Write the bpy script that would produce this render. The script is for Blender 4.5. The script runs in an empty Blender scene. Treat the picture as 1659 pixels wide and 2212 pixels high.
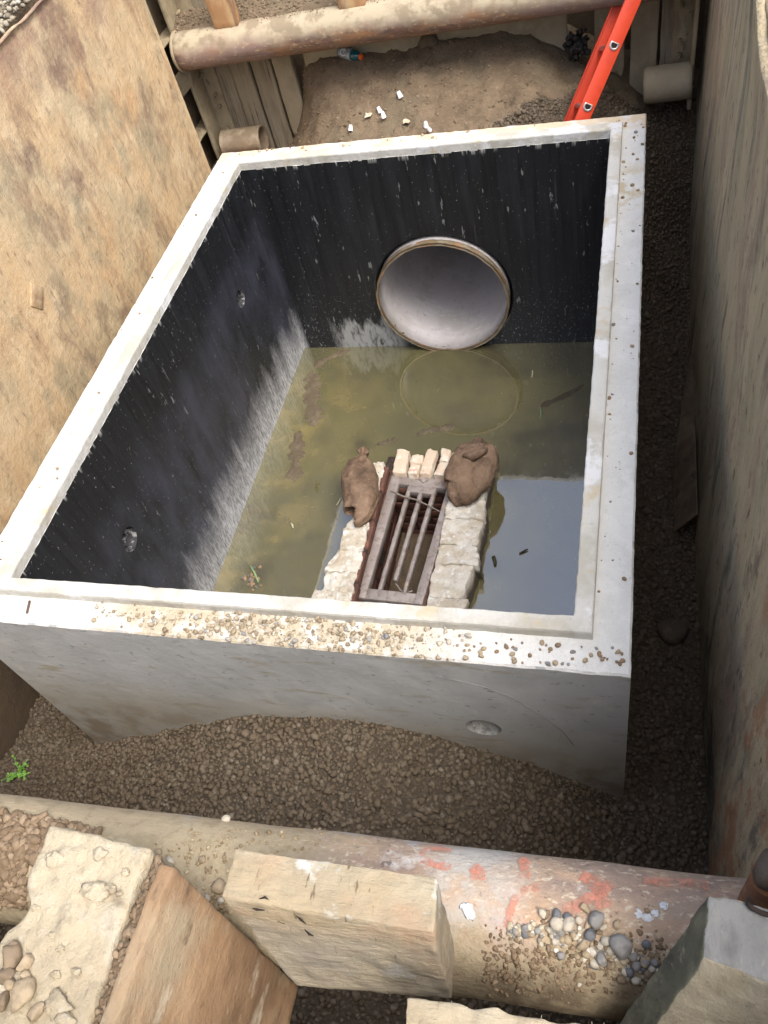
import bpy, bmesh, math, random
import numpy as np
from mathutils import Vector, Matrix, Euler
random.seed(7); rng = np.random.default_rng(7)
SC = bpy.context.scene
COL = SC.collection
# ------------------------------------------------------------------ camera
W0, H0, F0 = 1659.0, 2212.0, 1790.4
CX, CY = W0/2, H0/2
RV = np.array([-2.4647, -0.1640, 0.3353]); CT = np.array([2.3662, -1.1538, 2.2538])
th = np.linalg.norm(RV); k_ = RV/th
K_ = np.array([[0,-k_[2],k_[1]],[k_[2],0,-k_[0]],[-k_[1],k_[0],0]])
CR = np.eye(3)+math.sin(th)*K_+(1-math.cos(th))*K_@K_
cam_d = bpy.data.cameras.new('camera'); cam = bpy.data.objects.new('camera', cam_d); COL.objects.link(cam)
M4 = Matrix.Identity(4)
for i in range(3):
    M4[i][0] = CR[i,0]; M4[i][1] = -CR[i,1]; M4[i][2] = -CR[i,2]; M4[i][3] = CT[i]
cam.matrix_world = M4
cam_d.sensor_fit = 'HORIZONTAL'; cam_d.sensor_width = 36; cam_d.lens = 36*F0/W0
cam_d.clip_start = .05; cam_d.clip_end = 500
SC.camera = cam
# ------------------------------------------------------------------ sky and sun
SUN_EL, SUN_AZ = math.radians(60), math.radians(122)    # azimuth: clockwise from +y
wd = bpy.data.worlds.new('World'); SC.world = wd; wd.use_nodes = True
nt = wd.node_tree; bg = nt.nodes['Background']
sky = nt.nodes.new('ShaderNodeTexSky'); sky.sky_type = 'NISHITA'; sky.sun_disc = False
sky.sun_elevation = SUN_EL; sky.sun_rotation = SUN_AZ; sky.air_density = 1.0; sky.dust_density = 5.0; sky.ozone_density = 1.0
hs = nt.nodes.new('ShaderNodeHueSaturation'); hs.inputs['Saturation'].default_value = .75
nt.links.new(sky.outputs[0], hs.inputs['Color']); nt.links.new(hs.outputs[0], bg.inputs[0])
bg.inputs[1].default_value = .15
sd = bpy.data.lights.new('sun', 'SUN'); sd.energy = 1.5; sd.angle = math.radians(35); sd.color = (1, .96, .90)
so = bpy.data.objects.new('sun', sd); COL.objects.link(so)
sdir = Vector((math.sin(SUN_AZ)*math.cos(SUN_EL), math.cos(SUN_AZ)*math.cos(SUN_EL), math.sin(SUN_EL)))
so.rotation_euler = sdir.to_track_quat('Z', 'Y').to_euler(); so.location = (0, 0, 20)
SC.view_settings.view_transform = 'Standard'; SC.view_settings.look = 'None'
SC.view_settings.exposure = .95; SC.view_settings.gamma = 1

# ------------------------------------------------------------------ helpers: geometry
def ray(x, y):
    return CR @ np.array([(x-CX)/F0, (y-CY)/F0, 1.0])
def at(x, y, ax, v):                       # photograph position -> point on the plane where that thing really stands
    d = ray(x, y); i = 'xyz'.index(ax); return CT + (v-CT[i])/d[i]*d
def hash3(i, j, k, s):
    n = (i*374761393 + j*668265263 + k*2147483647 + s*974634777) & 0xffffffff
    n = ((n ^ (n >> 13))*1274126177) & 0xffffffff
    return ((n ^ (n >> 16)) & 0xffff)/65535.0
def vnoise(P, s=0):
    P = np.asarray(P, float); I = np.floor(P).astype(np.int64); Fr = P-I; U = Fr*Fr*(3-2*Fr); out = 0
    for a in (0, 1):
        for b in (0, 1):
            for c in (0, 1):
                w = (U[:,0] if a else 1-U[:,0])*(U[:,1] if b else 1-U[:,1])*(U[:,2] if c else 1-U[:,2])
                out = out + w*hash3(I[:,0]+a, I[:,1]+b, I[:,2]+c, s)
    return out*2-1
def fbm(P, sc, oc=3, s=0):
    P = np.asarray(P, float)*sc; o = 0; a = 1
    for i in range(oc): o = o + a*vnoise(P*2**i, s+i*7); a *= .5
    return o
def link(o, parent=None):
    COL.objects.link(o)
    if parent is not None: o.parent = parent
    return o
BASE = {}
def mesh(name, V, F, m, parent=None, smooth=True, base=None, tint=None, mi=None):
    """ONE mesh object. V in world coordinates; origin at base (or at the parent's base)."""
    V = np.asarray(V, float)
    b = np.array(BASE[parent.name] if parent is not None else (base if base is not None else (0,0,0)), float)
    me = bpy.data.meshes.new(name)
    if isinstance(F, np.ndarray):
        n = F.shape[1]
        me.vertices.add(len(V)); me.vertices.foreach_set('co', (V-b).ravel().astype(np.float32))
        me.loops.add(F.size); me.loops.foreach_set('vertex_index', F.ravel().astype(np.int32))
        me.polygons.add(len(F)); me.polygons.foreach_set('loop_start', (np.arange(len(F))*n).astype(np.int32))
        me.update(calc_edges=True)
    else:
        me.from_pydata([tuple(v) for v in V-b], [], [tuple(f) for f in F]); me.update()
    me.validate()
    if smooth: me.polygons.foreach_set('use_smooth', [True]*len(me.polygons))
    for mm in (m if isinstance(m, (list, tuple)) else [m]): me.materials.append(mm)
    if mi is not None: me.polygons.foreach_set('material_index', np.asarray(mi, np.int32))
    if tint is not None:
        a = me.attributes.new('tint', 'FLOAT', 'POINT'); a.data.foreach_set('value', np.asarray(tint, np.float32))
    o = bpy.data.objects.new(name, me); link(o, parent); BASE[o.name] = b
    if parent is None: o.location = b
    return o
def thing(name, label, cat, loc, group=None):
    o = bpy.data.objects.new(name, None); o.empty_display_size = .05; link(o); o.location = loc; BASE[o.name] = np.array(loc, float)
    return tag(o, label, cat, group)
def tag(o, label, cat, group=None, kind=None):
    if label: o['label'] = label
    if cat: o['category'] = cat
    if group: o['group'] = group
    if kind: o['kind'] = kind
    return o
def struct(o): o['kind'] = 'structure'; return o
class MB:
    """collects quads/ngons"""
    def __init__(s): s.v = []; s.f = []; s.n = 0
    def add(s, V, F):
        s.v.append(np.asarray(V, float)); s.f += [tuple(int(i)+s.n for i in f) for f in F]; s.n += len(V); return s
    def build(s, name, m, parent=None, **k): return mesh(name, np.concatenate(s.v), s.f, m, parent, **k)
def cube_surf(nx, ny, nz):
    """grid surface of a cube in [-1,1]^3, welded"""
    idx = {}; V = []; F = []
    def vid(i, j, k):
        if (i,j,k) not in idx:
            idx[(i,j,k)] = len(V); V.append((i,j,k))
        return idx[(i,j,k)]
    for i in range(nx):
        for j in range(ny):
            F.append((vid(i,j,0), vid(i,j+1,0), vid(i+1,j+1,0), vid(i+1,j,0)))
            F.append((vid(i,j,nz), vid(i+1,j,nz), vid(i+1,j+1,nz), vid(i,j+1,nz)))
    for i in range(nx):
        for k in range(nz):
            F.append((vid(i,0,k), vid(i+1,0,k), vid(i+1,0,k+1), vid(i,0,k+1)))
            F.append((vid(i,ny,k), vid(i,ny,k+1), vid(i+1,ny,k+1), vid(i+1,ny,k)))
    for j in range(ny):
        for k in range(nz):
            F.append((vid(0,j,k), vid(0,j,k+1), vid(0,j+1,k+1), vid(0,j+1,k)))
            F.append((vid(nx,j,k), vid(nx,j+1,k), vid(nx,j+1,k+1), vid(nx,j,k+1)))
    return np.array(V, float), F
def slab(top, bot, seg=(8,8,4), r=.01, jit=.003, js=30, seed=0):
    """solid between two quads (each: p00, p10, p11, p01), rounded edges and uneven faces"""
    top = np.array(top, float); bot = np.array(bot, float)
    lx = np.linalg.norm(top[1]-top[0])/2; ly = np.linalg.norm(top[3]-top[0])/2; lz = np.linalg.norm(top[0]-bot[0])/2
    L = np.array([lx, ly, lz]); V, F = cube_surf(*seg); T = V/np.array(seg)*2-1
    e = 1-np.minimum(.6, np.maximum(1e-3, r*.6/L))           # pull the outermost ring of segments to the edge
    for a in range(3):
        n = seg[a]
        if n >= 3:
            kk = np.round((T[:,a]+1)/2*n).astype(int)
            inner = np.linspace(-e[a], e[a], n-1); full = np.concatenate([[-1], inner, [1]]); T[:,a] = full[kk]
    P = T*L; rr = min(r, L.min()*.9); Q = np.clip(P, -(L-rr), L-rr); D = P-Q; n = np.linalg.norm(D, axis=1)
    m = n > 1e-9; P[m] = Q[m]+D[m]/n[m,None]*rr
    S = (P/L+1)/2; x, y, z = S[:,0:1], S[:,1:2], S[:,2:3]
    bil = lambda q: q[0]*(1-x)*(1-y)+q[1]*x*(1-y)+q[2]*x*y+q[3]*(1-x)*y
    W = bil(top)*z+bil(bot)*(1-z)
    if jit: W = W+np.stack([fbm(W, js, 3, seed+q) for q in (1,2,3)], 1)*jit
    return W, F
def boxq(x0, x1, y0, y1, z0, z1):
    t = [(x0,y0,z1),(x1,y0,z1),(x1,y1,z1),(x0,y1,z1)]; b = [(x0,y0,z0),(x1,y0,z0),(x1,y1,z0),(x0,y1,z0)]; return t, b
def box(x0, x1, y0, y1, z0, z1, seg=(3,3,3), **k): return slab(*boxq(x0,x1,y0,y1,z0,z1), seg=seg, **k)
def tube(path, rad, n=16, caps=True):
    P = np.array(path, float); rad = np.broadcast_to(np.array(rad, float), (len(P),)); V = []; F = []
    for i, p in enumerate(P):
        t = P[min(i+1, len(P)-1)]-P[max(i-1, 0)]; t /= np.linalg.norm(t)
        u = np.cross(t, [0,0,1.]);
        if np.linalg.norm(u) < .05: u = np.cross(t, [0,1.,0])
        u /= np.linalg.norm(u); w = np.cross(t, u)
        for a in range(n):
            c = 2*math.pi*a/n; V.append(p+rad[i]*(math.cos(c)*u+math.sin(c)*w))
    for i in range(len(P)-1):
        for a in range(n): F.append((i*n+a, i*n+(a+1)%n, (i+1)*n+(a+1)%n, (i+1)*n+a))
    if caps: F.append(tuple(range(n))[::-1]); F.append(tuple(range((len(P)-1)*n, len(P)*n)))
    return np.array(V), F
def hollow(a, b, ro, ri, n=48, segs=1):
    """thick-walled pipe from a to b"""
    a = np.array(a, float); b = np.array(b, float)
    V1, F1 = tube([a+(b-a)*t for t in np.linspace(0,1,segs+1)], ro, n, False)
    V2, F2 = tube([a+(b-a)*t for t in np.linspace(0,1,segs+1)], ri, n, False)
    m = len(V1); F = list(F1)+[tuple(i+m for i in f[::-1]) for f in F2]
    for base in (0, segs*n):
        for q in range(n): F.append((base+q, base+(q+1)%n, base+(q+1)%n+m, base+q+m))
    return np.concatenate([V1, V2]), F
ICO = {}
def ico(sub):
    if sub not in ICO:
        b = bmesh.new(); bmesh.ops.create_icosphere(b, subdivisions=sub, radius=1)
        ICO[sub] = (np.array([v.co[:] for v in b.verts]), np.array([[v.index for v in f.verts] for f in b.faces])); b.free()
    return ICO[sub]
def stone_shape(sub, seed, ang=.5):
    V, F = ico(sub); r = np.random.default_rng(seed); P = V.copy()
    if ang >= .55:                                            # crushed stone: a convex body cut by random planes
        R_ = np.full(len(V), 1.25)
        for q in range(11):
            n = r.normal(size=3); n /= np.linalg.norm(n); dt = V@n; R_ = np.where(dt > .05, np.minimum(R_, r.uniform(.6,.95)/np.maximum(dt,.05)), R_)
        P = V*np.minimum(R_, 1.25)[:,None]; P *= (1+.05*fbm(V+seed, 2, 2, seed))[:,None]
        return P*np.array([1, r.uniform(.65,.95), r.uniform(.5,.8)]), F
    for q in range(7):                                        # facets cut at random planes
        n = r.normal(size=3); n /= np.linalg.norm(n); d = r.uniform(.62, .9); s = P@n-d; P = P-np.where(s > 0, s*ang, 0)[:,None]*n
    P *= (1+.10*fbm(V+seed, 1.5, 2, seed))[:,None]
    return P*np.array([1, r.uniform(.7,.95), r.uniform(.5,.75)]), F
def rotmats(n, tilt=.6):
    a = rng.uniform(0, 2*math.pi, n); b = rng.normal(0, tilt, n); c = rng.normal(0, tilt, n)
    ca, sa, cb, sb, cc, sc = np.cos(a), np.sin(a), np.cos(b), np.sin(b), np.cos(c), np.sin(c); z = np.zeros(n); o = np.ones(n)
    Rz = np.stack([ca,-sa,z,sa,ca,z,z,z,o],1).reshape(n,3,3); Rx = np.stack([o,z,z,z,cb,-sb,z,sb,cb],1).reshape(n,3,3)
    Ry = np.stack([cc,z,sc,z,o,z,-sc,z,cc],1).reshape(n,3,3); return Ry@Rx@Rz
def stones(P, S, sub=1, nvar=6, tilt=.6, ang=.6):
    """many stones as one (V, F, tint)"""
    P = np.asarray(P, float); n = len(P); S = np.asarray(S, float); R = rotmats(n, tilt); var = rng.integers(0, nvar, n); VV = []; FF = []; TT = []; off = 0
    for v in range(nvar):
        ix = np.where(var == v)[0]
        if not len(ix): continue
        B, F = stone_shape(sub, 100+v, ang)
        X = np.einsum('nij,vj->nvi', R[ix], B)*S[ix,None,None]+P[ix,None,:]
        VV.append(X.reshape(-1,3)); FF.append((F[None]+(np.arange(len(ix))*len(B))[:,None,None]+off).reshape(-1,3)); off += len(ix)*len(B)
        TT.append(np.repeat(rng.uniform(0,1,len(ix)), len(B)))
    return np.concatenate(VV), np.concatenate(FF), np.concatenate(TT)

# ------------------------------------------------------------------ helpers: materials
def N(nt, t, **k):
    n = nt.nodes.new(t)
    for a, b in k.items(): setattr(n, a, b)
    return n
def mth(nt, op, a, b=None, clamp=False):
    n = N(nt, 'ShaderNodeMath', operation=op); n.use_clamp = clamp
    for i, v in enumerate((a, b)):
        if v is None: continue
        if hasattr(v, 'links'): nt.links.new(v, n.inputs[i])
        else: n.inputs[i].default_value = v
    return n.outputs[0]
def mrange(nt, v, lo, hi, a=0., b=1.):
    n = N(nt, 'ShaderNodeMapRange'); n.clamp = True; nt.links.new(v, n.inputs[0])
    n.inputs[1].default_value = lo; n.inputs[2].default_value = hi; n.inputs[3].default_value = a; n.inputs[4].default_value = b
    return n.outputs[0]
def coords(nt, s=(1,1,1), rot=(0,0,0)):
    tc = N(nt, 'ShaderNodeNewGeometry'); mp = N(nt, 'ShaderNodeMapping'); nt.links.new(tc.outputs['Position'], mp.inputs[0])
    mp.inputs['Scale'].default_value = s; mp.inputs['Rotation'].default_value = rot; return mp.outputs[0]
def noise(nt, sc, s=(1,1,1), detail=5, rough=.6, dist=0., rot=(0,0,0)):
    n = N(nt, 'ShaderNodeTexNoise'); nt.links.new(coords(nt, s, rot), n.inputs['Vector'])
    n.inputs['Scale'].default_value = sc; n.inputs['Detail'].default_value = detail; n.inputs['Roughness'].default_value = rough; n.inputs['Distortion'].default_value = dist
    return n.outputs['Fac']
def axis(nt, a, geo=False):
    tc = N(nt, 'ShaderNodeNewGeometry'); sp = N(nt, 'ShaderNodeSeparateXYZ'); nt.links.new(tc.outputs['Position'], sp.inputs[0]); return sp.outputs['XYZ'.index(a.upper())]
def mixc(nt, fac, a, b):
    n = N(nt, 'ShaderNodeMix', data_type='RGBA'); 
    if hasattr(fac, 'links'): nt.links.new(fac, n.inputs[0])
    else: n.inputs[0].default_value = fac
    for i, v in ((6, a), (7, b)):
        if hasattr(v, 'links'): nt.links.new(v, n.inputs[i])
        else: n.inputs[i].default_value = (*v, 1)
    return n.outputs[2]
def mat(name, base, layers=(), rough=.85, spec=.3, bump=(), metal=0., tint=None, roughmask=None, coat=0, trans=0, alpha=1, ior=1.45):
    """layers: (colour, noise scale, stretch, lo, hi, amount, [detail], [mask function])"""
    m = bpy.data.materials.new(name); m.use_nodes = True; nt = m.node_tree; b = nt.nodes['Principled BSDF']
    c = base
    if tint:
        at_ = N(nt, 'ShaderNodeAttribute', attribute_name='tint'); cr = N(nt, 'ShaderNodeValToRGB'); nt.links.new(at_.outputs['Fac'], cr.inputs[0])
        el = cr.color_ramp.elements
        while len(el) < len(tint): el.new(.5)
        for i, (p, col) in enumerate(tint): el[i].position = p; el[i].color = (*col, 1)
        c = cr.outputs[0]
    for L in layers:
        col, sc, st, lo, hi, amt = L[:6]; det = L[6] if len(L) > 6 and L[6] else 6
        f = mrange(nt, noise(nt, sc, st, det, .62), lo, hi, 0, amt)
        if len(L) > 7 and L[7]: f = mth(nt, 'MULTIPLY', f, L[7](nt), True)
        c = mixc(nt, f, c, col)
    if hasattr(c, 'links'): nt.links.new(c, b.inputs['Base Color'])
    else: b.inputs['Base Color'].default_value = (*c, 1)
    b.inputs['Roughness'].default_value = rough; b.inputs['Metallic'].default_value = metal
    b.inputs['Specular IOR Level'].default_value = spec; b.inputs['IOR'].default_value = ior
    if coat: b.inputs['Coat Weight'].default_value = coat; b.inputs['Coat Roughness'].default_value = .15
    if trans: b.inputs['Transmission Weight'].default_value = trans
    if alpha < 1: b.inputs['Alpha'].default_value = alpha
    if roughmask:
        lo, hi, sc, st = roughmask; nt.links.new(mrange(nt, noise(nt, sc, st), .35, .65, lo, hi), b.inputs['Roughness'])
    prev = None
    for sc, st, dist in bump:
        bp = N(nt, 'ShaderNodeBump'); bp.inputs['Strength'].default_value = 1; bp.inputs['Distance'].default_value = dist
        nt.links.new(noise(nt, sc, st, 6, .65), bp.inputs['Height'])
        if prev is not None: nt.links.new(prev, bp.inputs['Normal'])
        prev = bp.outputs[0]
    if prev is not None: nt.links.new(prev, b.inputs['Normal'])
    return m
I3 = (1,1,1)
M = {}
def band(ax, lo, hi, invert=False, nscale=None, namp=0):      # position mask with a ragged border
    def f(nt):
        v = axis(nt, ax)
        if nscale: v = mth(nt, 'ADD', v, mth(nt, 'MULTIPLY', mth(nt, 'SUBTRACT', noise(nt, *nscale), .5), namp))
        return mrange(nt, v, lo, hi, 1 if invert else 0, 0 if invert else 1)
    return f
def both(*fs):
    def f(nt):
        v = fs[0](nt)
        for g in fs[1:]: v = mth(nt, 'MULTIPLY', v, g(nt))
        return v
    return f
# left plate: orange rust with tan mud, streaks run down the plate
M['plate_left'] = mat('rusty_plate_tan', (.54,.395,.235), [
    ((.58,.41,.235), 1.6, (1,1,.8), .44, .64, .8), ((.46,.375,.24), 3.0, (1,1,.7), .46, .64, .85, 9), ((.64,.51,.33), 5, (1,1.2,.8), .5, .64, .75, 10),
    ((.52,.31,.155), 2.2, (1,1,.8), .54, .66, .6, 12), ((.29,.19,.125), 5, (1,1.4,.5), .53, .66, .65, 14), ((.19,.125,.095), 2.4, (1,1.2,.8), .55, .66, .75, 14), ((.28,.25,.17), 3.2, (1,1.3,.7), .54, .68, .7, 14),
    ((.60,.48,.31), 20, (1,1,.8), .52, .66, .4, 14), ((.17,.11,.08), 30, (1,1.4,.35), .58, .68, .65, 14),
    ((.27,.16,.125), 4, I3, .38, .56, .8, 12, band('z', .66, .98, False, (5, I3), .5)), ((.075,.055,.038), 5, I3, .2, .35, .95, 8, both(band('z', -.45, -.75, False, (5, I3), .3), band('y', .9, .5)))],  # last layer: shade over the lower near part, painted into the plate colour
    rough=.8, bump=[(30, (1,1,.6), .004), (6, I3, .014), (140, I3, .002)])
# right plate: brown grey mud with long streaks
M['plate_right'] = mat('muddy_plate_brown', (.46,.375,.24), [
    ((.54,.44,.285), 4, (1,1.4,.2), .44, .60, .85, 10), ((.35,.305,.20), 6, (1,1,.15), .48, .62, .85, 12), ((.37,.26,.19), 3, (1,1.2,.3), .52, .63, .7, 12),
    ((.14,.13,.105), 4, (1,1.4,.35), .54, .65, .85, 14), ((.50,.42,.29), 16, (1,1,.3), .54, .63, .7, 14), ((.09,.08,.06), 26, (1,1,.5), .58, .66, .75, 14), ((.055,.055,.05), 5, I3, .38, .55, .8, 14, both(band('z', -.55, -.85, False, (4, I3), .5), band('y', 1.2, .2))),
    ((.40,.20,.11), 5, (1,1,.6), .53, .60, .8, 12, band('y', .35, -.1)), ((.54,.44,.28), 60, I3, .58, .66, .6, 12)],
    rough=.85, bump=[(40, (1,1,.35), .005), (7, (1,1,.6), .03), (160, I3, .003)])
M['steel_mud'] = mat('steel_coated_in_dry_mud', (.34,.28,.185), [((.24,.19,.12), 6, I3, .45, .62, .8), ((.42,.35,.23), 14, (1,1,.4), .52, .66, .7), ((.13,.09,.06), 22, (1,1,.4), .6, .7, .7, 9), ((.32,.16,.07), 12, (1,1,.5), .62, .7, .6, 9)],
    rough=.88, bump=[(40, I3, .004), (140, I3, .002)])
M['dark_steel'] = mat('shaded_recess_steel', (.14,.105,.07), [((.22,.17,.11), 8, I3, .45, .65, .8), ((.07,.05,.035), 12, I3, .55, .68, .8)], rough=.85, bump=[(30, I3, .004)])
M['wood_grey'] = mat('weathered_plank_wood', (.33,.28,.20), [((.20,.16,.11), 6, (3,3,.25), .44, .6, .85, 10), ((.42,.36,.27), 12, (5,5,.2), .48, .62, .8, 10), ((.07,.05,.035), 20, (4,4,.12), .58, .67, .85, 12), ((.38,.32,.22), 4, I3, .48, .62, .7, 9)],
    rough=.85, bump=[(30, (5,5,.25), .006), (120, I3, .002)])
M['mud_panel'] = mat('smooth_mud_coated_panel', (.40,.34,.235), [((.30,.25,.165), 3, I3, .45, .62, .7), ((.46,.40,.29), 9, I3, .5, .65, .6), ((.2,.155,.1), 20, I3, .64, .74, .5)], rough=.85, bump=[(60, I3, .002)])
M['timber_mud'] = mat('timber_under_dry_mud', (.52,.445,.315), [((.43,.36,.25), 5, I3, .42, .62, .85, 10), ((.55,.50,.40), 14, I3, .5, .65, .7), ((.31,.26,.185), 26, I3, .57, .69, .65, 12), ((.23,.18,.125), 9, I3, .62, .69, .75, 12)], rough=.95, bump=[(20, I3, .010), (90, I3, .005), (300, I3, .002)])
M['timber_brown'] = mat('brown_stained_timber', (.29,.185,.105), [((.39,.27,.165), 6, (1,.45,.7), .46, .62, .9, 9), ((.17,.105,.06), 7, (1,.4,.7), .48, .62, .85, 10), ((.33,.28,.19), 3, I3, .50, .64, .9, 9), ((.55,.49,.37), 12, (1,.5,1.5), .60, .69, .6, 12), ((.10,.07,.045), 40, (1,.3,.8), .60, .69, .7, 12), ((.42,.25,.13), 3, I3, .58, .66, .6, 8, band('z', .74, .79))],
    rough=.8, bump=[(20, (1,.3,1), .007), (120, I3, .002), (300, (1,.3,1), .001)])
M['timber_pale'] = mat('pale_sawn_timber', (.39,.315,.205), [((.45,.40,.30), 5, (.6,1,1), .44, .62, .85, 10), ((.38,.24,.15), 5, (1,1,1), .54, .66, .65, 12), ((.29,.245,.165), 8, I3, .50, .66, .75, 10), ((.58,.575,.53), 8, I3, .60, .67, .85, 12), ((.13,.09,.055), 40, (2.5,.5,.5), .63, .69, .8, 12), ((.25,.225,.18), 4, I3, .3, .6, .8, 10, band('z', .75, .71))],  # last layer: shade of the front faces painted in below the top
    rough=.85, bump=[(26, (.4,2,2), .007), (110, I3, .002), (300, I3, .001)])
M['timber_grey'] = mat('dark_grey_wet_timber', (.17,.17,.165), [((.25,.245,.22), 9, (1,.4,1), .46, .62, .8, 10), ((.09,.09,.088), 18, (1,.3,1), .5, .64, .8, 12), ((.36,.34,.30), 60, (1,.3,1), .62, .7, .6, 10)], rough=.7, bump=[(30, (1,.4,1), .005), (130, I3, .002)])
M['timber_tan'] = mat('tan_timber_side', (.255,.225,.165), [((.32,.29,.225), 6, I3, .46, .62, .8, 10), ((.22,.19,.13), 12, (1,1,.4), .5, .64, .8, 12), ((.14,.13,.10), 40, I3, .6, .68, .6, 10)], bump=[(30, (1,1,.4), .005), (130, I3, .002)])
M['timber_green'] = mat('dark_greenish_timber_side', (.105,.105,.075), [((.18,.17,.115), 8, (1,1,.3), .46, .62, .8, 10), ((.055,.055,.045), 14, (1,1,.3), .5, .64, .8, 12), ((.28,.25,.17), 40, I3, .6, .68, .6, 10)], bump=[(30, (1,1,.4), .006), (130, I3, .002)])
M['splinter'] = mat('torn_wood_edge', (.45,.39,.29), [((.30,.20,.11), 20, I3, .5, .65, .8)], bump=[(60, I3, .004)])
def pipe_mat(name, dusty, strong):
    return mat(name, (.23,.15,.11), [
        ((.36,.19,.09), 9, (.4,1,1), .48, .62, .8), ((.13,.085,.075), 13, (.3,1,1), .52, .64, .8), ((.30,.22,.2), 5, (.4,1,1), .5, .6, .7), ((.50,.38,.22), 60, (.5,1,1), .57, .64, .7, 9),
        ((.42,.36,.255), 4, (.6,1,1), .25, .5, strong, 12, dusty), ((.25,.20,.135), 10, I3, .48, .58, .85, 14, dusty), ((.21,.16,.105), 7, I3, .35, .5, .9, 12, band('y', 3.98, 4.03, False, (9, I3), .10))], rough=.8, spec=.35, bump=[(60, (.4,1,1), .002), (160, I3, .001)])
M['rust_post'] = mat('orange_rusted_post', (.42,.24,.12), [((.55,.38,.2), 9, (1,1,.3), .5, .64, .8), ((.19,.11,.07), 12, (1,1,.25), .52, .64, .8), ((.45,.37,.24), 5, I3, .55, .65, .8)], bump=[(60, (1,1,.3), .002)])

# ------------------------------------------------------------------ terrain inside the trench
VW, VL = 2.40, 3.184
CP = np.array([(-.5,-.15,-1.2),(-.03,0,-1.16),(.47,0,-.9),(.77,0,-.71),(1.03,0,-.615),(1.3,0,-.557),(1.5,0,-.556),(1.66,0,-.603),(1.83,0,-.662),(2,0,-.731),(2.15,0,-.828),(2.4,0,-1.0),
    (-.5,-.9,-1.2),(0,-.9,-1.05),(.8,-.9,-.75),(1.4,-.9,-.65),(1.9,-.9,-.72),(2.4,-.9,-.95),(2.7,-.9,-1.05),(2.7,-.3,-1.05),(2.6,.6,-1.15),(2.6,1.3,-1.18),(2.6,2.2,-1.16),(2.6,3.0,-1.1),(2.55,3.5,-.98),(2.68,3.75,-1.0),
    (2.65,4.3,-.46),(-.4,.5,-1.3),(-.4,1.5,-1.3),(-.3,3,-1.15),(-.45,3.8,-.95),(0,3.25,-.8),(.5,3.25,-.55),(1,3.25,-.45),(1.5,3.25,-.4),(2,3.25,-.36),(2.3,3.25,-.55),(2.45,3.3,-.82),
    (-.43,4.3,-.8),(-.03,4.3,-.56),(.12,4.3,-.36),(.2,4.3,-.05),(.5,4.3,.03),(.9,4.3,.0),(1.3,4.3,.03),(1.6,4.3,.03),(1.85,4.3,-.06),(2.05,4.3,-.2),(2.28,4.3,-.3),(2.4,4.3,-.4),
    (.5,3.75,-.3),(1,3.75,-.2),(1.5,3.75,-.18),(2,3.7,-.3),(2.3,3.8,-.42),(0.05,3.75,-.6),(1.2,1.5,-1.4),(.3,2,-1.4)])
def _phi(A, B): return np.sqrt(((A[:,None,:2]-B[None,:,:2])**2).sum(-1)+.0025)
_w = np.linalg.solve(_phi(CP, CP)+np.eye(len(CP))*1e-3, CP[:,2]+.8)
def soil_mask(x, y):                       # 1 = soil slope, 0 = gravel
    yb = np.interp(x, [.6,.95,1.5,1.8,2.05,2.4,2.7], [3.1,3.2,3.55,3.85,3.95,4.05,4.4]); n = fbm(np.stack([x,y,0*x],1), 5, 3, 3)*.06
    return np.clip((y-yb+n)/.05, 0, 1)*(y > 3.1)
def height(x, y, fine=True):
    x = np.asarray(x, float).ravel(); y = np.asarray(y, float).ravel(); P = np.stack([x,y,0*x],1); h = np.zeros(len(x))
    for a in range(0, len(x), 20000): h[a:a+20000] = _phi(P[a:a+20000], CP)@_w
    h = h-.8
    if fine:
        s = soil_mask(x, y)
        h = h+fbm(P, 4, 3, 11)*.02+s*(fbm(P, 14, 3, 21)*.016+np.abs(fbm(P, 45, 2, 31))*.008)
        for (cx, cy, r, d) in ((1.02,3.42,.09,.07),(1.95,4.08,.06,.06),(1.16,3.36,.05,.05),(1.62,3.8,.03,.05)):
            h = h-d*np.exp(-(((x-cx)**2+(y-cy)**2)/r**2))*s
    return h
GRAVEL_TINT = [(0,(.105,.082,.058)),(.5,(.135,.107,.076)),(.93,(.165,.134,.098)),(1,(.21,.18,.14))]
M['gravel'] = mat('muddy_gravel', (.14,.105,.07), [((.115,.086,.056), 9, I3, .4, .65, .7)], rough=.8, spec=.25, tint=GRAVEL_TINT, bump=[(120, I3, .002)])
M['gravel_bed'] = mat('gravel_bed', (.085,.066,.047), [((.12,.095,.068), 60, I3, .45, .6, .9)], rough=.8, bump=[(50, I3, .02)])
M['soil'] = mat('damp_soil', (.20,.148,.098), [((.26,.195,.13), 5, I3, .45, .62, .8), ((.14,.105,.07), 9, I3, .5, .62, .7, 10), ((.32,.25,.17), 60, I3, .56, .66, .6), ((.07,.054,.042), 120, I3, .58, .68, .6), ((.22,.185,.125), 3, I3, .5, .6, .5)],
    rough=.92, spec=.2, bump=[(40, I3, .014), (130, I3, .008), (350, I3, .002)])
g = .02
xs = np.arange(-.95, 2.95, g); ys = np.arange(-1.25, 4.55, g); X, Y = np.meshgrid(xs, ys, indexing='ij')
Zt = height(X, Y).reshape(X.shape); V = np.stack([X, Y, Zt], -1).reshape(-1, 3)
ix = np.arange(X.size).reshape(X.shape); Fq = np.stack([ix[:-1,:-1], ix[1:,:-1], ix[1:,1:], ix[:-1,1:]], -1).reshape(-1, 4)
c = V[Fq].mean(1); keep = ~((c[:,0] > .06) & (c[:,0] < VW-.06) & (c[:,1] > .06) & (c[:,1] < VL-.06)); Fq = Fq[keep]; c = c[keep]
sm = soil_mask(c[:,0], c[:,1]) > .5
struct(mesh('trench_floor', V, Fq, [M['gravel_bed'], M['soil']], mi=sm.astype(int)))
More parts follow.
